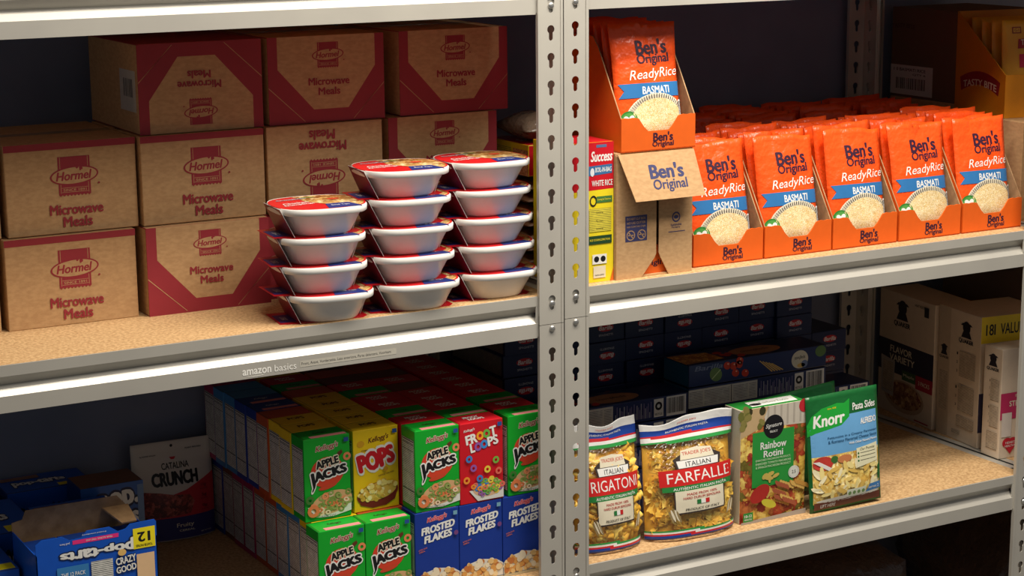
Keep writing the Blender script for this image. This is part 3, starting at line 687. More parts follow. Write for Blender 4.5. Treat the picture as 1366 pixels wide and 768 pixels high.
# ================================================================== POUCHES (pillow shapes)
class Pillow:
    def __init__(s, w, h, T, seal_t=.07, seal_b=.05, pu=2.6, seed=1, wr=.0012, belly=.5, flat_b=False, side_pinch=.0, tw=0.0):
        s.w, s.h, s.T, s.st, s.sb, s.pu, s.wr, s.belly, s.flat_b, s.sp = w, h, T, seal_t, seal_b, pu, wr, belly, flat_b, side_pinch
        s.tw = tw; s.ph = seed * 1.7
        rn = random.Random(seed); s.k = [(rn.uniform(4, 13), rn.uniform(3, 12), rn.uniform(0, 6.28), rn.uniform(.4, 1)) for _ in range(5)]
    def t(s, u, v):
        a = max(0.0, 1 - abs(2 * u - 1) ** s.pu) ** .75
        if v > 1 - s.st: b = 0.0
        elif v < s.sb and not s.flat_b: b = 0.0
        else:
            lo = 0.0 if s.flat_b else s.sb
            q = (v - lo) / (1 - s.st - lo)
            up = min(1.0, (1 - q) / (1 - s.belly)); dn = 1.0 if s.flat_b else min(1.0, q / max(.02, s.belly * .5))
            b = math.sin(up * math.pi / 2) ** 1.0 * math.sin(dn * math.pi / 2) ** .8
        wr = sum(c * math.sin(x * u + y * v + p) for x, y, p, c in s.k) / 5
        return .0008 + s.T * a * b + s.wr * wr * (.35 + .65 * min(1, 4 * u * (1 - u)))
    def xw(s, u, v):
        pinch = 1 - s.sp * math.sin(math.pi * min(1, max(0, v))) ** 1.0
        return s.w * (u - .5) * pinch
    def zz(s, u, v): return s.h * v + s.tw * (math.sin(5 * u + s.ph) + .5 * math.sin(13 * u + 2 * s.ph) - .8) * max(0, (v - .75) / .25) ** 2
    def yy(s, u, v): return s.tw * 1.1 * math.sin(9 * u + s.ph * 1.3) * max(0, (v - .6) / .4) ** 2
    def fn(s): return lambda u, v, off: (s.xw(u, v), s.yy(u, v) - (s.t(u, v) + off), s.zz(u, v))
    def mesh(s, name, m, nu=14, nv=22, mfun=None, back=None):
        mb = MB(); V = []
        for side in (0, 1):
            for j in range(nv + 1):
                for i in range(nu + 1):
                    u, v = i / nu, j / nv; tt = s.t(u, v)
                    V.append((s.xw(u, v), s.yy(u, v) + (-tt if side == 0 else tt * .75 + .0008), s.zz(u, v)))
        F = []; MI = []; n = (nu + 1) * (nv + 1); id_ = lambda sd, i, j: sd * n + j * (nu + 1) + i
        fr, bk = [], []
        for j in range(nv):
            for i in range(nu):
                fr.append(((id_(0, i, j), id_(0, i + 1, j), id_(0, i + 1, j + 1), id_(0, i, j + 1)), (i + .5) / nu, (j + .5) / nv))
                bk.append((id_(1, i, j), id_(1, i, j + 1), id_(1, i + 1, j + 1), id_(1, i + 1, j)))
        edge = []
        for j in range(nv):
            edge.append((id_(0, 0, j), id_(0, 0, j + 1), id_(1, 0, j + 1), id_(1, 0, j))); edge.append((id_(0, nu, j), id_(1, nu, j), id_(1, nu, j + 1), id_(0, nu, j + 1)))
        for i in range(nu):
            edge.append((id_(0, i, 0), id_(1, i, 0), id_(1, i + 1, 0), id_(0, i + 1, 0))); edge.append((id_(0, i, nv), id_(0, i + 1, nv), id_(1, i + 1, nv), id_(1, i, nv)))
        mb.v = V
        for f, u, v in fr: mb.f.append(list(f)); mb.m.append(mb.mi(mfun(u, v) if mfun else m))
        for f in bk + edge: mb.f.append(list(f)); mb.m.append(mb.mi(back or m))
        me = mb.mesh(name); me.polygons.foreach_set('use_smooth', [True] * len(me.polygons)); return me

# ---------------- rice pouches and their trays
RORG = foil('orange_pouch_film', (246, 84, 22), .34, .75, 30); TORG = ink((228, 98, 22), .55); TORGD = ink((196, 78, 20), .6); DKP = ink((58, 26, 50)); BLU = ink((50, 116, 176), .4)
RICE = food('printed_rice', [(240, 216, 158), (248, 232, 190), (226, 196, 130), (250, 240, 210)], 210, .4)
RW, RH = 0.151, 0.242
def rice_art():
    a = Art(RW, RH)
    a.text("Ben's", .60, .80, .50, .125, DKP, bold=.045, rot=.03); a.text('Original', .61, .695, .52, .098, DKP, bold=.035, rot=.03)
    a.text('ReadyRice', .60, .575, .78, .10, WHITE, bold=.012, shear=.3, rot=.05)
    a.poly([(.04, .395), (1.0, .395), (1.0, .51), (.04, .51), (.12, .452)], BLU); a.text('BASMATI', .60, .452, .42, .062, WHITE, bold=.03)
    a.poly([(.60 + .52 * math.cos(math.radians(q)) if .60 + .52 * math.cos(math.radians(q)) < .985 else .985, .16 + .265 * math.sin(math.radians(q))) for q in range(20, 181, 8)] + [(.09, .06), (.985, .06)], CREAM)
    n = 34
    for i in range(n):
        t = math.radians(18 + 150 * i / (n - 1)); x = .60 + .44 * math.cos(t); y = .16 + .215 * math.sin(t); x2 = .60 + .51 * math.cos(t); y2 = .16 + .26 * math.sin(t)
        if x2 > .99: continue
        a.poly([(x - .006, y), (x + .006, y), (x2 + .006, y2), (x2 - .006, y2)], ink((60, 50, 52)), 30)
    a.poly([(.60 + .44 * math.cos(math.radians(q)), .16 + .225 * math.sin(math.radians(q))) for q in range(28, 181, 8)] + [(.16, .04), (.985, .04), (.985, .26)], RICE)
    a.ell(.155, .225, .125, .07, ink((52, 130, 52))); a.ell(.155, .225, .10, .056, ink((80, 156, 70))); a.ell(.12, .23, .035, .028, WHITE, rot=.7); a.ell(.19, .235, .035, .028, WHITE, rot=-.7); a.rect(.15, .19, .16, .225, WHITE)
    a.rect(.82, .08, .93, .15, ink((150, 140, 120))); a.bars(.955, .2, .995, .36, BLACK, 8, 2)
    return a
RP = [Pillow(RW, RH, .0118, .055, .05, 2.6, 11 + q, .0032, .35, side_pinch=.03, tw=.0028) for q in range(3)]
RME = [p.mesh('rice_pouch', RORG, 14, 22) for p in RP]; RAR = [rice_art().mesh('pouch_print', p.fn(), maxedge=.05, base=.0005, step=.00008) for p in RP]
def rice(v, x, y, z, rx, ry, rz, label, print_=False, group='orange rice pouches'):
    o = shared(RME[v], 'rice_pouch'); place(o, (x, y, z), rz, rx, ry)
    if print_: shared(RAR[v], 'pouch_print', o)
    tag(o, label, 'rice pouch', group); return o
TW, TD, TB = 0.1720, 0.270, 0.218
def tray_mesh(w):
    mb = MB(); t = .0024
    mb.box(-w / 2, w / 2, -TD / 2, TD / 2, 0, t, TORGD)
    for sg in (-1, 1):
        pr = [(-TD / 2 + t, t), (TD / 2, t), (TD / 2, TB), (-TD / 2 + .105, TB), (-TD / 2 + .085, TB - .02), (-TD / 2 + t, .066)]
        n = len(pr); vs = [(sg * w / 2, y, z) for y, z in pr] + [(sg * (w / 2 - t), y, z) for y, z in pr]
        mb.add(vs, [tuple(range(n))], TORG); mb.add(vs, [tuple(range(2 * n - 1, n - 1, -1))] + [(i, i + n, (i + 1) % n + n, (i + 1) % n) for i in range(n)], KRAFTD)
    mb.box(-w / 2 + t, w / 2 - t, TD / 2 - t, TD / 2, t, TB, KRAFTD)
    return mb.mesh('tray_body')
def tray_front(w):
    mb = MB(); t = .0024; hw = w / 2
    wave = []
    for i in range(5): wave.append((hw - i * .009, .0655 + (.0012 if i % 2 else 0)))
    L = wave + [(hw - .040, .0645), (hw - .052, .048), (hw - .062, .0385), (-hw + .062, .0385), (-hw + .052, .048), (-hw + .040, .0645)] + [(-x, z) for x, z in wave[::-1]]
    mb.slab([(-hw, 0), (hw, 0)] + L, lambda p, q: (p[0], -TD / 2 + q, p[1]), 0, t, TORG)
    return mb.mesh('tray_front')
ta = Art(TW, .066); ta.text("Ben's", .56, .40, .27, .27, DKP, bold=.045); ta.text('Original', .56, .17, .29, .2, DKP, bold=.035)
TBM, TFM = tray_mesh(TW), tray_front(TW); TAM = ta.mesh('tray_print', plane_fn((-TW / 2, -TD / 2, 0), (TW, 0, 0), (0, 0, .066)))
def tray(xl, yf, z, label, rz=0.0):
    r = empty('display_tray', (0, 0, 0)); fb(r, xl, yf, z, TW, TD, rz)
    b = shared(TBM, 'tray_body', r); f = shared(TFM, 'tray_front', r); shared(TAM, 'tray_print', f)
    tag(r, label, 'display tray', 'orange rice display trays'); return r
def fill(xl, yf, z, n, lab, lab2, seed, first=True, lean=.10, dx=0.0, tilt=0.0):
    rn = random.Random(seed); step = (TD - .072) / n
    for i in range(n):
        x = xl + .003 + RW / 2 + .0015 + (dx if i == 0 else rn.uniform(.002, .006)); y = yf + .020 + i * step
        rice(rn.randrange(3), x, y, z + .0050 + (abs(tilt) * .08 if i == 0 else rn.uniform(0, .010)), -lean if i == 0 else -lean * rn.uniform(.96, 1.0), (tilt if i == 0 else rn.uniform(-.006, .006)), 0 if i == 0 else rn.uniform(-.022, .022), lab if i == 0 and first else lab2, i == 0 and first)
TX = [.3300, .5070, .6840, .8630, 1.0420]; ZR = ZM_R + .0003
TLAB = ['display tray against the kraft box', 'display tray one along from the kraft box side', 'middle one of the five orange trays along the board edge', 'display tray one along from the yellow pouch display side', 'display tray beside the stacked kraft boxes']
PLAB = ['front rice pouch in the tray against the kraft box', 'front rice pouch in the second tray from the kraft box', 'front rice pouch in the middle one of five orange trays', 'front rice pouch in the second tray from the stacked kraft boxes', 'front rice pouch in the tray beside the stacked kraft boxes']
SLAB = ['tray against the kraft box', 'second tray from the kraft box', 'middle one of five trays', 'second tray from the stacked kraft boxes', 'tray beside the stacked kraft boxes']
for i, x in enumerate(TX):
    tray(x, .045, ZR, 'orange ' + TLAB[i])
    fill(x, .045, ZR, 7, PLAB[i], 'orange rice pouch behind the front one in the ' + SLAB[i], 20 + i, True, .17, (.003, .003, .005, .004, .003)[i], (.0, .0, .012, .0, .016)[i])
    if i > 0 or True:
        tray(x + .004, .330, ZR, 'back-row orange tray of pouches behind the ' + SLAB[i])
        fill(x + .004, .330, ZR, 7, '', 'orange rice pouch in the back-row tray behind the ' + SLAB[i], 40 + i, False, .15)

# ---------------- kraft shipping box with the tray on top
KW, KD, KH = .1800, .262, .2470
kb = empty('shipping_box', (.1315 + KW / 2, .026 + KD / 2, ZR)); tag(kb, 'kraft shipping box with opened front flap standing below the raised orange tray', 'carton')
m = MB(); t = .003
m.box(-KW / 2, KW / 2, -KD / 2, KD / 2, 0, t, KRAFT); m.box(-KW / 2, KW / 2, -KD / 2, KD / 2, KH - t, KH, KRAFT)
m.box(-KW / 2, -KW / 2 + t, -KD / 2, KD / 2, t, KH - t, KRAFT); m.box(KW / 2 - t, KW / 2, -KD / 2, KD / 2, t, KH - t, KRAFT); m.box(-KW / 2 + t, KW / 2 - t, KD / 2 - t, KD / 2, t, KH - t, KRAFT)
m.build('box_body', kb)
yf = -KD / 2
m = MB(); m.slab([(-KW / 2 + .001, 0), (-.030, 0), (.0, .036), (.004, .044), (.004, KH - .004), (-KW / 2 + .001, KH - .004)], lambda p, q: (p[0], yf - q, p[1]), .0004, .0030, KRAFT); lp = m.build('front_panel', kb)
m = MB(); m.slab([(.034, 0), (KW / 2 - .001, 0), (KW / 2 - .001, KH - .004), (.010, KH - .004), (.010, .046), (.014, .036)], lambda p, q: (p[0], yf - q, p[1]), .0004, .0030, KRAFT); rp = m.build('front_panel', kb)
KBL = ink((62, 62, 104), .6)
a = Art(KW, KH); a.rect(.12, .295, .40, .50, KBL); k = a.L + 1
for j in range(3): a.text(('DO NOT CUT BOX', 'NO USE CUTTER', 'NO CORTAR CAJA')[j], .26, .475 - j * .032, .24, .018, KRAFT, k)
for cx in (.19, .33): a.ring(cx, .345, .055, .04, .82, KRAFT, k); a.rect(cx - .035, .342, cx + .035, .349, KRAFT, k); a.poly([(cx - .035, .37), (cx - .028, .375), (cx + .035, .32), (cx + .028, .315)], KRAFT, k)
put_art(a, 'panel_print', lp, plane_fn((-KW / 2, yf - .0030, 0), (KW, 0, 0), (0, 0, KH)))
a = Art(KW, KH); k = 1; a.ring(.78, .455, .055, .042, .72, KBL, k); a.ell(.78, .455, .03, .015, KBL, k); a.text('Sustainable', .78, .395, .14, .02, KBL, k); a.text('Forestry', .78, .372, .11, .02, KBL, k); a.rect(.68, .335, .90, .341, KBL, k)
put_art(a, 'panel_print', rp, plane_fn((-KW / 2, yf - .0030, 0), (KW, 0, 0), (0, 0, KH)))
m = MB(); FL = [(-KW / 2 + .002, 0.0), (KW / 2 - .002, 0.0), (KW / 2 + .004, -.088), (-KW / 2 + .022, -.088)]
fl_fn = lambda p, q: (p[0], yf - .0045 - q + p[1] * .38, KH - .002 + p[1])
m.slab(FL, fl_fn, 0, .0026, KRAFT); fl = m.build('top_flap', kb)
a = Art(KW, .088); a.text("Ben's", .58, .60, .44, .32, KBL, bold=.05); a.text('Original', .60, .29, .44, .28, KBL, bold=.03)
put_art(a, 'flap_print', fl, lambda u, v, off: fl_fn(((u - .5) * KW, (v - 1) * .088), .0026 + off))
m = MB(); m.box(-.036, .05, yf + .006, yf + .0084, .003, .060, TORG); ins = m.build('inner_tray', kb)
a = Art(.086, .057); a.text('Original', .5, .35, .8, .25, DKP, bold=.03); put_art(a, 'tray_print', ins, plane_fn((-.036, yf + .006, .003), (.086, 0, 0), (0, 0, .057)))
ZU = ZR + KH + .0004
tray(.1440, .024, ZU, 'orange display tray raised on top of the kraft shipping box')
fill(.1440, .024, ZU, 6, 'front rice pouch in the tray on top of the kraft box', 'orange rice pouch behind the front one in the tray on the kraft box', 77, True, .15, .000, .0)

# ---------------- boil-in-bag rice box next to the post
sw, sd, sh = .1150, .11, .2720
o = carton('rice_box', sw, sd, sh, [YEL, CRED, YEL, YEL, YEL, ink((230, 205, 30), .4)]); fb(o, .0150, .0300, ZR, sw, sd)
a = Art(sw, sh); SY = ink((244, 220, 40), .4)
a.rect(0, 0, 1, 1, SY); a.poly([(0, .655), (1, .665), (1, 1), (0, 1)], CRED); a.text('Success', .765, .90, .43, .075, WHITE, bold=.045, shear=.25); a.rect(.66, .962, .86, .982, ink((90, 110, 150)))
a.poly([(.3, .76), (.97, .775), (.97, .84), (.3, .83)], ink((58, 110, 160))); a.text('BOIL-IN-BAG', .80, .805, .32, .035, WHITE, bold=.03); a.text('WHITE RICE', .775, .71, .41, .042, WHITE, bold=.03); a.ell(.58, .79, .04, .03, ink((230, 230, 235)))
a.ring(.60, .585, .07, .04, .7, BLACK); a.rect(.66, .57, .97, .615, ink((70, 120, 60))); a.text('Growing for Tomorrow', .81, .592, .27, .018, SY)
a.rect(.52, .365, .95, .53, FINEY); k = a.L + 1
for j, y in enumerate((.50, .44, .385)): a.text(('Cooking', 'Microwave', 'Stovetop')[j], .72, y, .14, .014, BLACK, k)
a.rect(.5, .275, .96, .335, ink((34, 70, 40))); a.text('RICE COOKING DIRECTIONS', .73, .305, .4, .015, SY)
a.rect(.58, .13, .86, .20, WHITE, k + 2); a.ell(.66, .165, .05, .022, BLACK, k + 3); a.ell(.79, .165, .05, .022, BLACK, k + 3); a.rect(.60, .03, .84, .115, CREAM, k + 2); a.text('NON-GMO', .72, .05, .18, .012, BLACK, k + 4)
a.poly([(.93, .0), (1, .0), (1, .1)], ink((220, 110, 30)), k + 2)
put_art(a, 'front_print', o, front_fn(sw, sd, sh)); tag(o, 'tall yellow and red boil-in-bag rice box between the post and the kraft box', 'rice box')
# ---------------- things seen past the bowls, behind the post
o = carton('rice_box', .09, .150, .062, [YEL, CRED, CRED, YEL, YEL, SY]); place(o, (.070, .2500, ZR + .1925), 0)
a = Art(.150, .062); a.rect(.05, .14, .55, .84, FINEY); a.rect(.60, .0, 1, .82, food('printed_noodles', [(214, 160, 110), (190, 130, 84), (230, 186, 136)], 120)); put_art(a, 'side_print', o, left_fn(.09, .150, .062))
a = Art(.09, .15); a.text('Success', .5, .5, .6, .2, WHITE, bold=.04, shear=.25); put_art(a, 'top_print', o, top_fn(.09, .150, .062))
tag(o, 'rice box lying flat on the stack of brown packets, red top and yellow side', 'rice box')
for j in range(7):
    bm_ = Pillow(.085, .15, .011, .03, .03, 4, 60 + j, .0008, .5)
    me = bm_.mesh('noodle_packet', foil('brown_packet_film', (128, 92, 64), .45, .5, 40), 8, 14)
    o = shared(me, 'noodle_packet'); o.rotation_euler = (math.pi / 2, 0, 0); o.rotation_euler = (-math.pi / 2, 0, 0); o.location = (.068, .174, ZR + .0108 + .0245 * j + .010)
    tag(o, 'flat brown food packet in the stack under the lying rice box', 'food packet', 'stacked brown food packets')
pl = Pillow(.10, .16, .030, .02, .02, 2, 91, .006, .5)
o = shared(pl.mesh('wrapped_packet', foil('cloudy_plastic_wrap', (120, 104, 88), .25, .9, 45), 16, 20), 'wrapped_packet'); place(o, (.072, .175, ZR + .2575 + .024), 0, -math.pi / 2); tag(o, 'crumpled plastic wrapped packet on top of the lying rice box', 'food packet')

# ---------------- snack pouch on the lower board
sp = Pillow(.170, .205, .026, .10, .0, 2.2, 5, .0016, .35, flat_b=True)
SPW = foil('matt_grey_white_pouch', (206, 200, 192), .6, .2); SPR = ink((196, 48, 58), .6); SPB = ink((52, 50, 110), .6)
o = shared(sp.mesh('snack_pouch', SPW, 16, 22), 'snack_pouch'); place(o, (-.586, .588, ZL_L + .0028), -.04, -.05)
a = Art(.17, .205)
a.rect(0, .01, 1, .235, SPB); a.poly([(0, .235), (1, .235), (1, .64), (.62, .50), (.3, .44), (0, .46)], SPR)
a.poly([(.03, .235), (.66, .26), (.72, .38), (.66, .45), (.45, .47), (.3, .50), (.12, .52), (.03, .50)], food('printed_cereal_squares', [(150, 60, 56), (120, 44, 44), (176, 86, 76), (96, 36, 36)], 75))
a.text('CATALINA', .52, .755, .34, .065, BLACK, bold=.03); a.text('CRUNCH', .50, .63, .58, .14, BLACK, bold=.075); a.ell(.5, .95, .018, .015, BLACK); a.poly([(.46, .84), (.54, .84), (.52, .815), (.48, .815)], SPR)
a.text('0g ADDED SUGAR', .2, .87, .2, .016, BLACK); a.text('PLANT PROTEIN', .77, .905, .2, .016, BLACK); a.text('Fruity', .58, .145, .22, .055, CREAM); a.text('CEREAL', .6, .095, .2, .02, CREAM); a.text('NET WT 9 OZ', .85, .05, .14, .014, CREAM)
for j, y in enumerate((.52, .42, .31)): a.text(('11g', '5g', '0g')[j], .85, y, .07, .04, ink((110, 24, 40)), bold=.04); a.text('PER SERVING', .85, y - .035, .1, .012, ink((110, 24, 40)))
put_art(a, 'pouch_print', o, sp.fn(), maxedge=.06, base=.0006)
tag(o, 'matt white snack pouch with red and purple base standing at the back wall', 'snack pouch')

# ================================================================== RIGHT LOWER BOARD
ZP = ZL_R + .0003
# ---------------- dark blue spaghetti boxes, ends showing, stacked at the back
BNAV = ink((28, 40, 78), .4); BNAV2 = ink((34, 50, 98), .4); BRED = ink((200, 30, 40), .4)
EW, ED, EH = .1000, .235, .0490
b = MB(); b.box(-EW / 2, EW / 2, -ED / 2, ED / 2, 0, EH, BNAV); o = b.build('pasta_box', bevel=.0012); EBODY = o.data; bpy.data.objects.remove(o)
def end_art(up):
    a = Art(EW, EH); r = 0 if up else math.pi; q = (lambda y: y) if up else (lambda y: 1 - y)
    a.ell(.52, q(.62), .20, .17, BRED); a.text('Barilla', .52, q(.62), .34, .2, WHITE, bold=.03, shear=.2, rot=r); a.text('SPAGHETTI', .52, q(.30), .36, .10, ink((190, 190, 200)), rot=r); return a
EAU = end_art(True).mesh('end_print', front_fn(EW, ED, EH)); EAD = end_art(False).mesh('end_print', front_fn(EW, ED, EH))
sa = Art(ED, EH); sa.rect(.03, .08, .97, .92, fineprint('fine_print_grey', (128, 122, 112), (60, 58, 60))); ESD = sa.mesh('side_print', left_fn(EW, ED, EH))
ORDN = ['lowest', 'second', 'third', 'fourth', 'fifth', 'sixth', 'seventh', 'eighth', 'ninth']; pat = random.Random(5); seen = {}
for c in range(9):
    top = 9 if c < 6 else (8 if c < 8 else 6)
    for r in range(top):
        up = pat.random() < .5
        o = shared(EBODY, 'pasta_box'); fb(o, .070 + c * .1018 + pat.uniform(-.0006, .0006), .362 + pat.uniform(-.006, .006), ZP + r * (EH + .0004), EW, ED)
        if r > 3: shared(EAU if up else EAD, 'end_print', o)
        if c == 0 and r > 3: shared(ESD, 'side_print', o)
        tag(o, 'dark blue pasta box, red oval %s, in the %s layer of the wall' % ('upright' if up else 'upside down', ORDN[r]) if r > 3 else 'dark blue pasta box in the %s layer of the wall, behind the long boxes' % ORDN[r], 'pasta box', 'dark blue pasta boxes stacked with their ends out')
# ---------------- long pasta boxes lying along the board
LW, LD, LH = .3730, .0960, .0490
PASTA_STR = food('printed_spaghetti', [(206, 150, 70), (170, 106, 44), (226, 178, 96)], 90)
def long_body(end): return carton('long_pasta_box', LW, LD, LH, [BNAV, BNAV, BNAV2, BNAV2, BNAV, end])
def panel_art():
    a = Art(LW, LH); a.rect(.0, .10, .49, .92, ink((216, 212, 200))); k = a.L + 1
    a.rect(.005, .16, .10, .86, FINE, k); a.rect(.11, .16, .29, .86, FINE, k); a.rect(.30, .12, .305, .9, BLACK, k); a.rect(.315, .16, .42, .86, FINE, k); a.rect(.43, .16, .48, .86, FINE, k)
    for j in range(26): a.rect(.505 + j * .0095, .14, .511 + j * .0095, .14 + .55 * abs(math.sin(j * 1.3 + .4)) + .15, ink((120, 116, 160)) if j % 3 else ink((170, 176, 190)), k)
    a.rect(.765, .12, .83, .92, WHITE, k); a.ring(.797, .6, .024, .19, .45, BLACK, k + 1); a.text('RECYCLE', .797, .24, .05, .1, BLACK, k + 1); a.bars(.85, .08, .985, .95, BLACK, 26, 9, L=k); return a
def photo_art():
    a = Art(LW, LH); a.text('Barilla', .14, .80, .2, .22, ink((120, 130, 160)), bold=.03, shear=.2, rot=0)
    for x, y in ((.27, .74), (.315, .68), (.355, .72), (.33, .35), (.40, .28), (.36, .88)): a.ell(x, y, .026, .17, ink((206, 58, 34)), 3, rot=-.4); a.ell(x + .006, y + .07, .006, .035, ink((244, 180, 150)), 4, rot=-.4)
    a.ell(.19, .42, .045, .30, ink((110, 140, 80)), 3, rot=-.6); a.poly([(.16, .25), (.165, .22), (.225, .6), (.22, .63)], ink((190, 206, 150)), 5); a.poly([(.02, .03), (.98, .03), (.98, .05), (.02, .05)], ink((60, 74, 110)), 1)
    for j in range(5): a.poly([(.50 + j * .022, .72 - j * .05), (.507 + j * .022, .73 - j * .05), (.60 + j * .02, .16), (.593 + j * .02, .13)], ink((226, 186, 96)), 3)
    return a
def badge_art():
    a = Art(LW, LH); a.ell(.80, .5, .062, .42, ink((232, 224, 200)), 3); a.text('spaghetti', .80, .58, .08, .2, ink((60, 50, 40)), 4, rot=math.pi); a.ell(.835, .27, .024, .17, ink((120, 140, 180)), 4); a.ell(.81, .22, .03, .1, ink((236, 196, 110)), 4)
    a.ell(.955, .74, .04, .26, ink((96, 130, 70)), 3); return a
def top_photo():
    a = Art(LW, LD); a.ell(.55, .45, .18, .34, ink((170, 120, 80))); a.text('spaghetti', .55, .45, .2, .18, ink((60, 40, 30)), rot=math.pi); a.poly([(.0, .1), (.28, .15), (.26, .8), (.0, .9)], PASTA_STR); a.blobs(lambda x, y: .3 < x < .42, 6, .03, .09, [ink((190, 60, 40))], 4); return a
PANM = panel_art().mesh('panel_print', front_fn(LW, LD, LH)); BADM = badge_art().mesh('badge_print', front_fn(LW, LD, LH)); PHOM = photo_art().mesh('panel_print', front_fn(LW, LD, LH)); TOPM = top_photo().mesh('top_print', top_fn(LW, LD, LH))
endc = Art(LD, LH); endc.rect(0, 0, 1, 1, ink((34, 96, 130), .4))
for k_, (x0, y0, nlay) in enumerate(((.448, .226, 6), (.0600, .206, 5))):
    for r in range(nlay):
        o = long_body(ink((30, 92, 122), .4)); xx = x0 if not (k_ == 0 and r == 3) else x0 + .13
        yy = y0 + (.0 if r >= nlay - 2 else .004)
        fb(o, xx, yy, ZP + r * (LH + .0022), LW, LD)
        photo = (k_ == 0 and r == nlay - 1)
        shared(PHOM if photo else PANM, 'panel_print', o)
        if r == nlay - 1 or xx != x0: shared(TOPM, 'top_print', o)
        if photo: shared(BADM, 'badge_print', o)
        if photo: lb = 'long pasta box with tomatoes and basil on its blue face, on top of its stack'
        elif k_ == 0 and r == nlay - 2: lb = 'long pasta box directly under the box with tomatoes on its face'
        elif xx != x0: lb = 'long blue pasta box sticking out of its stack toward the back post'
        elif k_ == 1 and r == nlay - 1: lb = 'topmost long pasta box behind the rigatoni bag, pasta picture on top'
        else: lb = ('long blue pasta box low in the stack behind the farfalle bag' if k_ == 0 else 'long blue pasta box low in the stack behind the rigatoni bag')
        tag(o, lb, 'pasta box', 'long blue pasta boxes lying along the board')

# ---------------- clear bags of pasta
FILM = film('clear_bag_film', (1, 1, 1), .10)
BGW = foil('white_bag_film', (232, 230, 226), .3, .4); BGB = foil('blue_bag_film', (30, 64, 150), .3, .3); BGR = foil('red_bag_film', (200, 40, 44), .3, .3); BGG = foil('green_bag_film', (52, 150, 72), .3, .3)
PST = [speckle('pasta_amber_%d' % i, c, tuple(min(255, int(v * 1.08)) for v in c), 60, .5) for i, c in enumerate(((236, 188, 70), (226, 172, 58), (244, 204, 96)))]
def bow_tie(mb, c, ax, nrm, L, m, rn):
    up = nrm.cross(ax).normalized(); n = 5; V = []
    for i in range(7):
        q = -1 + 2 * i / 6; hw = .42 + .58 * abs(q) ** .7; 
        for j in range(n):
            p = -1 + 2 * j / (n - 1); z = (.14 * math.cos(p * math.pi * 1.5) * (1 - abs(q)) * 1.6) + rn.uniform(-.02, .02)
            V.append(c + ax * (q * L + (.06 * L * (1 if j % 2 else -1) if i in (0, 6) else 0)) + up * (p * hw * L * .62) + nrm * (z * L))
    F = [(i * n + j, (i + 1) * n + j, (i + 1) * n + j + 1, i * n + j + 1) for i in range(6) for j in range(n - 1)]
    mb.add(V, F, m)
def tube(mb, c, ax, L, r, m):
    a = Vector((0, 0, 1)) if abs(ax.z) < .8 else Vector((1, 0, 0)); e1 = ax.cross(a).normalized(); e2 = ax.cross(e1); n = 10; V = []
    for q, k in ((-1, 1), (1, 1), (1, .72), (-1, .72)):
        for i in range(n): V.append(c + ax * (q * L) + (e1 * math.cos(2 * math.pi * i / n) + e2 * math.sin(2 * math.pi * i / n)) * r * k)
    F = [(s_ * n + i, s_ * n + (i + 1) % n, ((s_ + 1) % 4) * n + (i + 1) % n, ((s_ + 1) % 4) * n + i) for s_ in range(4) for i in range(n)]
    mb.add(V, F, m)
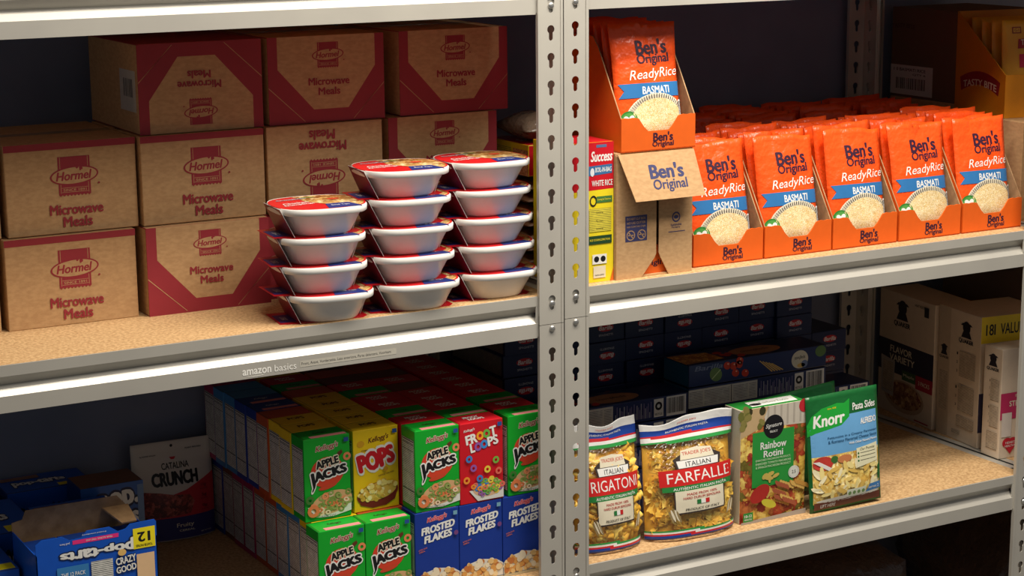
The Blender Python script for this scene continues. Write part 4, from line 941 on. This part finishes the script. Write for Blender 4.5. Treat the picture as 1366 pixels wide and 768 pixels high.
def pasta_bag(x, y, w, h, T, kind, title, label, rz, seed, fillto, lean):
    root = empty('pasta_bag', (x, y, ZP + .0042), rz); root.rotation_euler = (-lean, 0, rz); tag(root, label, 'pasta bag')
    pl = Pillow(w, h, T, .10, .01, 2.6, seed, .0030, .30, flat_b=True, tw=.006)
    core = Pillow(w * .955, h * fillto, T * .70, .02, .02, 2.6, seed, .002, .4, flat_b=True); rn = random.Random(seed)
    # pasta: a packed core with single pieces lying against the film
    mb = MB()
    for i in range(330 if kind == 'bow' else 200):
        u, v = rn.uniform(.07, .93), rn.uniform(.07, fillto - .01); t = pl.t(u, v)
        if v > fillto - .12: t *= .8
        if t < .010: continue
        p = Vector((pl.xw(u, v) * .97, -max(.002, t - .0100), max(.021, h * v))); ang = rn.uniform(0, math.pi); ax = Vector((math.cos(ang), rn.uniform(-.15, .15), math.sin(ang))).normalized(); nr = Vector((rn.uniform(-.35, .35), -1, rn.uniform(-.35, .35))).normalized(); ax = (ax - nr * ax.dot(nr)).normalized()
        if kind == 'bow': bow_tie(mb, p + Vector((0, rn.uniform(0, .004), 0)), ax, nr, .0165 * rn.uniform(.85, 1.1), rn.choice(PST), rn)
        else: tube(mb, p + Vector((0, .004, 0)), ax, .021, .0068, rn.choice(PST))
    ps = mb.build('pasta', root, smooth=True, fix=False); ps['kind'] = 'stuff'
    co = shared(core.mesh('pasta_core', PST[1], 14, 18), 'pasta_core', root); co.location = (0, .004, h * .012); co['kind'] = 'stuff'
    def mf(u, v):
        q = v + (u - .5) * .012
        if q > .93: return BGW
        if q > .865: return BGB
        if q > .845: return BGR
        if q > .815: return BGW
        if q > .79: return BGG
        if q < .02: return BGB
        if q < .035: return BGR
        if q < .05: return BGW
        if q < .065: return BGG
        return FILM
    f = shared(pl.mesh('bag_film', FILM, 20, 70, mfun=mf, back=FILM), 'bag_film', root)
    a = Art(w, h); dk = ink((60, 50, 46))
    a.text("TRADER JOE'S", .5, .955, .24, .016, ink((220, 80, 50)), rot=.02); a.text('AUTHENTIC ITALIAN PASTA', .5, .90, .5, .017, WHITE, rot=.02)
    put_art(a, 'band_print', f, pl.fn(), maxedge=.05, base=.0009); a = Art(w, h)
    bx = .54
    a.poly([(bx - .24, .575), (bx + .24, .575), (bx + .27, .655), (bx + .15, .70), (bx - .15, .70), (bx - .27, .655)], dk)
    a.poly([(bx - .22, .58), (bx + .22, .58), (bx + .235, .64), (bx - .235, .64)], WHITE); a.poly([(bx - .19, .645), (bx + .19, .645), (bx + .17, .72), (bx, .735), (bx - .17, .72)], CREAM)
    a.text("TRADER JOE'S", bx, .69, .32, .036, ink((200, 60, 40)), bold=.02); a.text('ITALIAN', bx, .608, .28, .038, BLACK, bold=.01)
    a.poly([(bx - .30, .20), (bx + .26, .20), (bx + .27, .23), (bx + .27, .45), (bx - .30, .45)], dk); a.poly([(bx - .285, .212), (bx + .25, .212), (bx + .255, .24), (bx + .255, .45), (bx - .285, .45)], CREAM)
    a.poly([(bx - .40, .395), (bx + .36, .395), (bx + .38, .45), (bx - .40, .45)], ink((40, 130, 60))); a.text('AUTHENTIC ITALIAN PASTA', bx, .415, .60, .022, WHITE)
    a.poly([(bx - .42, .44), (bx + .38, .44), (bx + .40, .575), (bx - .42, .575)], ink((206, 34, 32))); a.text(title, bx, .508, .70, .085, WHITE, bold=.012)
    a.text('MADE FROM 100%', bx, .362, .34, .02, ink((190, 60, 60))); a.text('HARD DURUM SEMOLINA', bx, .332, .42, .02, ink((190, 60, 60)))
    a.rect(bx - .07, .272, bx - .025, .308, ink((40, 120, 60))); a.rect(bx - .025, .272, bx + .025, .308, WHITE); a.rect(bx + .025, .272, bx + .07, .308, ink((200, 40, 40))); a.text('PRODUCT OF ITALY', bx, .235, .38, .02, BLACK)
    for cx, sg in ((.24, -1), (.88, 1)):
        for j in range(5): a.ell(cx + (j - 2) * .018, .21 - abs(j - 2) * .012, .011, .055, CREAM if j % 2 else ink((150, 130, 90)), rot=sg * -.35)
    put_art(a, 'bag_print', f, pl.fn(), maxedge=.05, base=.0009)
    return root
pasta_bag(.1420, .066, .157, .262, .034, 'tube', 'RIGATONI', 'clear bag of rigatoni leaning next to the steel post', .00, 31, .80, .08)
pasta_bag(.3380, .060, .221, .245, .040, 'bow', 'FARFALLE', 'clear bag of bow-tie farfalle between the rigatoni bag and the green box', -.02, 32, .78, .08)

# ---------------- green rotini box
rw, rd, rh = .1680, .0580, .2470
RGRN = ink((40, 142, 54), .4)
ROT = food('printed_rotini', [(190, 110, 60), (220, 180, 80), (150, 50, 40), (230, 200, 110), (110, 100, 40), (176, 70, 44)], 55, .4)
o = carton('rotini_box', rw, rd, rh, [CREAM, RGRN, CREAM, CREAM, CREAM, ink((200, 196, 176), .5)]); fb(o, .4550, .0465, ZP, rw, rd, -.010)
a = Art(rw, rh); a.rect(0, 0, 1, 1, ROT); a.poly([(.36, .82), (1, .80), (1, 1), (.36, 1)], ink((206, 196, 180))); k = a.L + 1
for q in range(6): a.rect(.4 + q * .1, .82, .43 + q * .1, 1, ink((180, 170, 156)), k)
a.poly([(.0, .75), (.3, .82), (.42, 1.0), (.0, 1.0)], ink((200, 170, 126)), k); a.blobs(lambda x, y: x < .36 and y > .84, 14, .06, .03, [ink((60, 56, 30)), ink((110, 110, 50)), ink((140, 130, 70))], 3)
a.ell(.97, .96, .08, .06, ink((196, 40, 50)))
a.rect(.18, .30, .82, .785, ink((44, 150, 60))); a.ell(.50, .815, .155, .105, BLACK); a.text('Signature', .50, .825, .25, .045, WHITE, shear=.35, bold=.01, rot=.06); a.text('SELECT', .5, .775, .12, .018, WHITE)
a.text('Rainbow', .50, .66, .40, .065, WHITE, bold=.03); a.text('Rotini', .50, .585, .30, .06, WHITE, bold=.03)
for j, y in enumerate((.535, .505, .475)): a.text(('ENRICHED MACARONI PRODUCT,', 'ENRICHED TOMATO MACARONI', '& SPINACH MACARONI PRODUCT')[j], .5, y, .54, .02, ink((210, 230, 190)))
a.blobs(lambda x, y: .36 < x < .62 and .37 < y < .42, 5, .07, .02, [ink((206, 180, 90)), ink((180, 150, 70))], 6)
a.ring(.82, .385, .085, .055, .88, WHITE, L=a.L + 1); a.ell(.82, .385, .07, .047, ink((226, 226, 214))); a.text('2.5', .82, .385, .06, .03, BLACK)
rn = random.Random(4)
for q in range(12):   # spiral pasta close-ups
    cx, cy = .55 + .4 * rn.random(), .12 + .18 * rn.random(); c = rn.choice([ink((224, 180, 96)), ink((206, 150, 70)), ink((170, 90, 60))])
    for j in range(5): a.ell(cx + (j - 2) * .04, cy - (j - 2) * .012, .022, .03, c, rot=.6)
a.ell(.28, .25, .16, .07, ink((176, 44, 36)), rot=.5); a.ell(.42, .15, .12, .035, ink((206, 196, 60)), rot=-.4); a.poly([(0, 0), (1, 0), (1, .045), (.0, .02)], ink((170, 160, 150)))
a.rect(.03, .02, .18, .10, ink((50, 140, 60))); a.text('10-12', .105, .07, .11, .025, WHITE, bold=.03); a.text('MINUTES', .105, .04, .11, .015, WHITE)
put_art(a, 'front_print', o, front_fn(rw, rd, rh))
a = Art(rw, rd); a.poly([(.22, .2), (.92, .2), (.96, .8), (.25, .8)], WHITE); a.ell(.32, .42, .09, .14, BLACK); a.text('Rainbow Rotini', .62, .5, .44, .2, ink((150, 160, 140))); put_art(a, 'top_print', o, top_fn(rw, rd, rh))
tag(o, 'green rainbow rotini box between the farfalle bag and the pasta packet', 'pasta box')

# ---------------- green and blue pasta side packets
KG = foil('dark_green_packet_film', (22, 96, 44), .3, .3); KGB = ink((34, 160, 56), .35); KBLU = ink((108, 168, 216), .35)
NOOD = food('printed_fettuccine', [(240, 210, 120), (250, 228, 150), (226, 184, 90), (252, 238, 180)], 60, .35)
kp = Pillow(.188, .252, .012, .03, .02, 2.8, 44, .0018, .4)
KME = kp.mesh('pasta_packet', KG, 16, 24)
def packet_art():
    a = Art(.188, .252)
    a.rect(.035, .48, .965, .80, KBLU); a.rect(.035, .07, .965, .48, NOOD)
    a.poly([(.0, .66), (.10, .685), (.45, .72), (.57, .78), (.60, .93), (.52, .90), (.42, .91), (.20, .885), (.06, .83), (.0, .76)], KGB)
    a.text('Knorr', .29, .785, .44, .105, WHITE, bold=.045, shear=.2, rot=.04); a.text('since 1838', .34, .875, .12, .014, YEL)
    a.text('Pasta Sides', .79, .855, .33, .062, WHITE, bold=.03, shear=.2); a.text('ALFREDO', .835, .72, .235, .052, WHITE, bold=.05)
    a.text('Fettuccine in a Creamy Parmesan', .6, .625, .70, .026, ink((30, 80, 120))); a.text('& Romano Flavored Cheese Sauce', .6, .592, .70, .026, ink((30, 80, 120))); a.text('With Other Natural Flavors', .74, .555, .42, .02, WHITE, bold=.03)
    a.ell(.17, .42, .13, .06, ink((196, 60, 50))); a.ell(.32, .44, .05, .03, ink((60, 110, 50))); a.ell(.46, .43, .1, .035, ink((206, 130, 80))); a.poly([(.04, .44), (.12, .44), (.3, .36), (.26, .34)], ink((230, 226, 220)))
    a.blobs(lambda x, y: .08 < x < .9 and .13 < y < .38, 60, .075, .022, [ink((250, 228, 150)), ink((242, 210, 120)), ink((252, 240, 196)), ink((230, 190, 96))], 12)
    a.poly([(.62, .33), (.93, .36), (.93, .52), (.62, .50)], ink((240, 234, 196)), L=a.L + 1); k = a.L + 1; a.text('Our Promise', .78, .485, .22, .024, ink((60, 70, 40)), k, shear=.3)
    for y in (.45, .42, .385): a.rect(.67, y, .9, y + .006, ink((90, 90, 70)), k); a.ell(.645, y + .003, .012, .01, ink((50, 110, 50)), k)
    for j in range(6): a.poly([(.92, .2 + .02 * j), (.97, .25 + .02 * j), (.95, .19 + .02 * j)], ink((30, 100, 44)), k)
    a.rect(.035, .02, .965, .085, ink((110, 56, 40)), k); a.ell(.5, .095, .44, .02, ink((226, 220, 206)), k); a.text('LIFT HERE', .22, .05, .2, .03, WHITE, k + 1); a.rect(.47, .095, .74, .155, ink((226, 230, 206)), k + 1)
    for q in range(4): a.ell(.51 + q * .065, .12, .022, .016, ink((120, 150, 90)), k + 2)
    a.poly([(.74, .10), (.965, .11), (.965, .17), (.80, .165)], ink((70, 130, 190)), k + 1); a.text('serves 2', .86, .135, .16, .025, WHITE, k + 3)
    return a
o = shared(KME, 'pasta_packet'); place(o, (.7190, .0220, ZP), -.03, -.07, -.03); put_art(packet_art(), 'packet_print', o, kp.fn(), maxedge=.06, base=.0006); o.location.z += .0035
tag(o, 'green and blue alfredo pasta packet standing beside the green box', 'pasta packet')
o = shared(KME, 'pasta_packet'); o.scale = (1, 1, .9); place(o, (.7060, .1300, ZP + .006), .02, -.10, -.06); o.location.z += .0055
tag(o, 'plain dark green top of a packet tucked behind the alfredo packet', 'pasta packet')

# ================================================================== THIRD UNIT
# oatmeal cartons on the lower board
OCR = ink((226, 206, 182), .55); ODK = ink((40, 34, 40)); ORD = ink((176, 40, 60)); OMG = ink((196, 44, 96))
def emblem(a, cx, cy, s, k=None):
    """plain dark oval mark with brim over the brand word"""
    q = s * a.w / a.h
    a.ell(cx, cy + q * .55, s * .30, q * .30, ODK); a.poly([(cx - s * .46, cy + q * .62), (cx + s * .46, cy + q * .66), (cx + s * .3, cy + q * .76), (cx - s * .3, cy + q * .74)], ODK); a.poly([(cx - s * .4, cy + q * .05), (cx + s * .42, cy + q * .05), (cx + s * .25, cy + q * .35), (cx - s * .25, cy + q * .35)], ODK)
    a.text('QUAKER', cx, cy - q * .14, s * 1.15, q * .24, ODK, bold=.05)
def instr(a, x0, x1, y0, y1, m=None):
    a.rect(x0, y0, x1, y1, FINEC)
    for j in range(3): a.text(str(j % 3 + 1), x0 - .05, y1 - (j + .4) * (y1 - y0) / 3, .03, .02, ODK)
def corner_box(name, x, y, z, w, d, h, rz, mats):
    """by its visible front-left vertical edge"""
    o = carton(name, w, d, h, mats); fb(o, x, y, z, w, d, rz); return o
# big variety carton: its broad face looks along the aisle to the left
w, d, h = .110, .240, .312
o = corner_box('oatmeal_carton', 1.2760, .3780, ZP, w, d, h, -.13, [OCR] * 6)
a = Art(d, h); a.rect(0, .34, 1, .60, ink((48, 44, 62))); emblem(a, .42, .78, .26); a.text('FLAVOR', .42, .535, .40, .055, CREAM, bold=.03); a.text('VARIETY', .44, .465, .46, .055, CREAM, bold=.03); a.rect(.45, .31, .7, .39, ink((70, 100, 56))); a.text('Maple', .575, .35, .2, .03, CREAM); a.rect(.7, .28, 1, .39, ORD); a.text('3 PACKS', .85, .335, .2, .035, CREAM)
a.ell(.5, .17, .36, .13, ink((190, 160, 130))); a.ell(.5, .18, .32, .105, food('printed_oats', [(170, 130, 96), (140, 96, 70), (200, 160, 120), (120, 60, 50)], 70)); a.poly([(.08, .16), (.3, .14), (.32, .44), (.06, .46)], ink((190, 180, 170))); a.rect(.10, .18, .29, .42, FINEC); a.rect(.82, .88, .9, .96, ODK)
a.text('HEART HEALTHY', .75, .95, .2, .02, ODK); a.rect(.7, .02, .95, .03, ORD)
put_art(a, 'side_print', o, left_fn(w, d, h)); tag(o, 'flavor variety oatmeal carton with dark band standing at the back', 'oatmeal carton')
# second carton with yellow value band
w, d, h = .200, .165, .318
o = corner_box('oatmeal_carton', 1.2600, .2020, ZP, w, d, h, -.12, [OCR] * 6)
a = Art(d, h); a.rect(.0, .0, .28, 1, ink((206, 186, 160), .55)); emblem(a, .14, .46 + .16, .2); a.rect(.05, .2, .25, .5, FINEC); emblem(a, .66, .80, .3); instr(a, .52, .90, .50, .70); instr(a, .52, .90, .24, .44); a.rect(.5, .12, .92, .2, FINEC); a.rect(.4, .05, .6, .08, FINEC)
put_art(a, 'side_print', o, left_fn(w, d, h))
a = Art(w, h); a.rect(0, .80, 1, 1, ink((240, 206, 40), .45)); a.text('18', .12, .90, .11, .085, BLACK, bold=.03); a.text('VALUE PACK', .58, .90, .62, .085, BLACK, bold=.03); a.rect(.18, .86, .2, .94, BLACK); put_art(a, 'band_print', o, front_fn(w, d, h)); a = Art(w, h); a.rect(.0, .12, 1, .42, ink((60, 56, 80)))
put_art(a, 'front_print', o, front_fn(w, d, h)); tag(o, 'oatmeal carton with yellow value pack band behind the strawberry carton', 'oatmeal carton')
# strawberry carton in front
w, d, h = .170, .062, .262
o = corner_box('oatmeal_carton', 1.2420, .1110, ZP, w, d, h, -.06, [OCR] * 6)
a = Art(d, h); emblem(a, .5, .82, .6); instr(a, .42, .9, .52, .72); instr(a, .42, .9, .28, .48); a.rect(.3, .08, .9, .24, FINEC); put_art(a, 'side_print', o, left_fn(w, d, h))
a = Art(w, h); emblem(a, .72, .72, .46); a.rect(0, .36, 1, .60, OMG); a.text('INSTANT OATMEAL', .5, .57, .5, .025, CREAM); a.text('STRAWBERRIES', .48, .50, .66, .05, CREAM, bold=.03); a.text('& CREAM', .48, .43, .36, .045, CREAM, bold=.03)
a.poly([(.03, .2), (.2, .2), (.2, .42), (.03, .42)], ink((226, 216, 206))); a.ell(.62, .24, .28, .15, OMG); a.ell(.62, .27, .25, .11, food('printed_oats', [(170, 130, 96), (140, 96, 70)], 70))
a.ell(.14, .145, .085, .045, ink((200, 30, 50)), n=20); a.ell(.24, .145, .085, .045, ink((200, 30, 50)), n=20); a.poly([(.06, .14), (.32, .14), (.19, .04)], ink((200, 30, 50))); a.text('HEART', .19, .145, .16, .02, WHITE); a.text('HEALTHY', .19, .115, .18, .02, WHITE); a.rect(.36, .03, 1, .06, OMG)
put_art(a, 'front_print', o, front_fn(w, d, h)); tag(o, 'strawberry oatmeal carton with pink band standing nearest the steel post', 'oatmeal carton')
# dark cartons behind and above them
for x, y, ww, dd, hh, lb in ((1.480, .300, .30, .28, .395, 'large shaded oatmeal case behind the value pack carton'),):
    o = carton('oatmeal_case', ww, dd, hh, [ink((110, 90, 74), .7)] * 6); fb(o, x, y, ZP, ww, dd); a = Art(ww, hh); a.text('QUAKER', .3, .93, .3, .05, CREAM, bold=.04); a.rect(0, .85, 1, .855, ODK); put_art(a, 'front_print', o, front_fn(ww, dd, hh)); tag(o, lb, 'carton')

# yellow pouch display box and kraft cartons on the middle board
w, d, h = .300, .270, .2230
o = carton('kraft_carton', w, d, h, [KRAFT] * 6); fb(o, 1.2620, .1000, ZR, w, d, .0); tag(o, 'kraft carton under the yellow pouch display box', 'carton')
o = carton('kraft_carton', w, .230, .2350, [KRAFT] * 6); fb(o, 1.3100, .3780, ZR, w, .230, .0); tag(o, 'kraft carton at the back under the carton with a barcode label', 'carton')
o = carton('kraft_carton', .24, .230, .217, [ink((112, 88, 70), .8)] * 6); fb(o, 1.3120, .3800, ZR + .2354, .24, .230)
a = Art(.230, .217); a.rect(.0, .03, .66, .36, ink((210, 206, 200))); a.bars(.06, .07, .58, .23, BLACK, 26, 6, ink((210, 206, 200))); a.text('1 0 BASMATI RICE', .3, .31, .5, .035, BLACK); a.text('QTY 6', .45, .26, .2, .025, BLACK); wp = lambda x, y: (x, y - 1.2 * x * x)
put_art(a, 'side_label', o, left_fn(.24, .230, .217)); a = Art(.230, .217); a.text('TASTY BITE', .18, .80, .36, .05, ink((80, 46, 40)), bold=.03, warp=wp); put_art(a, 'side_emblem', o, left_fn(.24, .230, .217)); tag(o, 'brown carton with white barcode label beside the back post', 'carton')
tb = empty('pouch_display_box', (0, 0, 0)); w, d, h = .200, .205, .2300; fb(tb, 1.2760, .1760, ZR + .2234, w, d, -.17); tag(tb, 'yellow display box with cut-away side holding yellow meal pouches', 'display box')
TBY = ink((222, 142, 22), .5); t = .0024
m = MB(); m.box(-w / 2, w / 2, -d / 2, d / 2, 0, t, TBY); m.box(-w / 2, w / 2, d / 2 - t, d / 2, t, h, TBY); m.box(-w / 2, w / 2, -d / 2, -d / 2 + t, t, .098, TBY); m.build('box_body', tb)
for sg in (-1, 1):
    m = MB(); m.slab([(-d / 2 + t, t), (d / 2 - t, t), (d / 2 - t, h), (-d / 2 + t, .098)], lambda p, q: (sg * (w / 2 - q), p[0], p[1]), 0, t, TBY); sd_ = m.build('side_panel', tb)
    if sg < 0:
        a = Art(d, h); wp = lambda x, y: (x, y + .55 * (1 - 4 * x * x) * .9)
        pts = [(.10 + .8 * i / 10, .34 + .085 * (1 - (i / 5 - 1) ** 2)) for i in range(11)]; a.poly(pts + [(x + (.03 if x < .5 else -.03), y - .135) for x, y in pts[::-1]], ink((150, 34, 40)))
        a.text('TASTY BITE', .5, .275, .66, .07, CREAM, bold=.03, warp=wp); put_art(a, 'side_print', sd_, left_fn(w, d, h))
TBP = Pillow(.150, .215, .010, .05, .04, 2.6, 71, .001, .4); TPM = TBP.mesh('meal_pouch', foil('yellow_pouch_film', (226, 160, 40), .45, .3), 12, 18)
a = Art(.15, .215); wp = lambda x, y: (x, y + .5 * (1 - 4 * x * x)); a.rect(.17, .86, .33, .93, ink((150, 60, 50))); a.rect(.19, .872, .31, .918, ink((226, 170, 60))); a.text('G1', .25, .895, .08, .03, ink((150, 60, 50))); a.text('PLANT PROTEIN', .55, .90, .3, .02, BRO)
a.poly([(.25, .70), (.85, .72), (.83, .82), (.27, .80)], ink((170, 36, 44))); a.text('TASTY BITE', .55, .765, .48, .06, CREAM, bold=.03); a.poly([(.27, .50), (1, .50), (1, .64), (.27, .64)], ink((206, 40, 80))); a.text('channa', .7, .57, .4, .07, CREAM, bold=.02); a.ell(.6, .25, .36, .2, ink((190, 110, 40)))
TPA = a.mesh('pouch_print', TBP.fn(), maxedge=.08, base=.0006)
c_, s_ = math.cos(-.17), math.sin(-.17)
for i in range(4):
    lx, ly = -.010, -d / 2 + .030 + i * .040
    o = shared(TPM, 'meal_pouch'); place(o, (tb.location.x + c_ * lx - s_ * ly, tb.location.y + s_ * lx + c_ * ly, tb.location.z + .003), -.17, -.08); shared(TPA, 'pouch_print', o)
    tag(o, 'front yellow meal pouch in the yellow display box' if i == 0 else 'yellow meal pouch behind the front one in the display box', 'meal pouch', 'yellow meal pouches in the display box')

# ================================================================== WRAPPED BUNDLES BELOW
WRAP = foil('dark_plastic_wrap', (74, 56, 48), .3, 1.0, 30)
def bundle(x, y, z, rx, ry, rz_, label, seed):
    rn = random.Random(seed); ph = [rn.uniform(0, 6.28) for _ in range(6)]; bm = bmesh.new(); bmesh.ops.create_uvsphere(bm, u_segments=32, v_segments=20, radius=1)
    for v in bm.verts:
        p = v.co.copy(); q = max(abs(p.x), abs(p.y), abs(p.z)) ** .55; k = 1 + .05 * math.sin(5 * p.x + ph[0]) * math.sin(6 * p.y + ph[1]) + .05 * math.sin(7 * p.z + 4 * p.x + ph[2]) + .03 * math.sin(13 * p.x + 9 * p.z + ph[3])
        p = p / q * k; v.co = Vector((p.x * rx, p.y * ry, max(-.97, p.z) * rz_ + rz_ * .97))
    me = bpy.data.meshes.new('wrapped_bundle'); bm.to_mesh(me); bm.free(); me.materials.append(WRAP); me.polygons.foreach_set('use_smooth', [True] * len(me.polygons))
    o = shared(me, 'wrapped_bundle'); o.location = (x, y, z); tag(o, label, 'wrapped bundle', 'plastic wrapped bundles on the lowest board'); return o
bundle(.30, .33, -1.3798, .20, .24, .170, 'low plastic wrapped bundle on the lowest board under the rigatoni bag', 1)
bundle(.80, .33, -1.3798, .24, .24, .195, 'big plastic wrapped bundle on the lowest board under the pasta packets', 2)
bundle(1.50, .33, -1.3798, .22, .24, .180, 'plastic wrapped bundle on the lowest board beyond the post', 3)
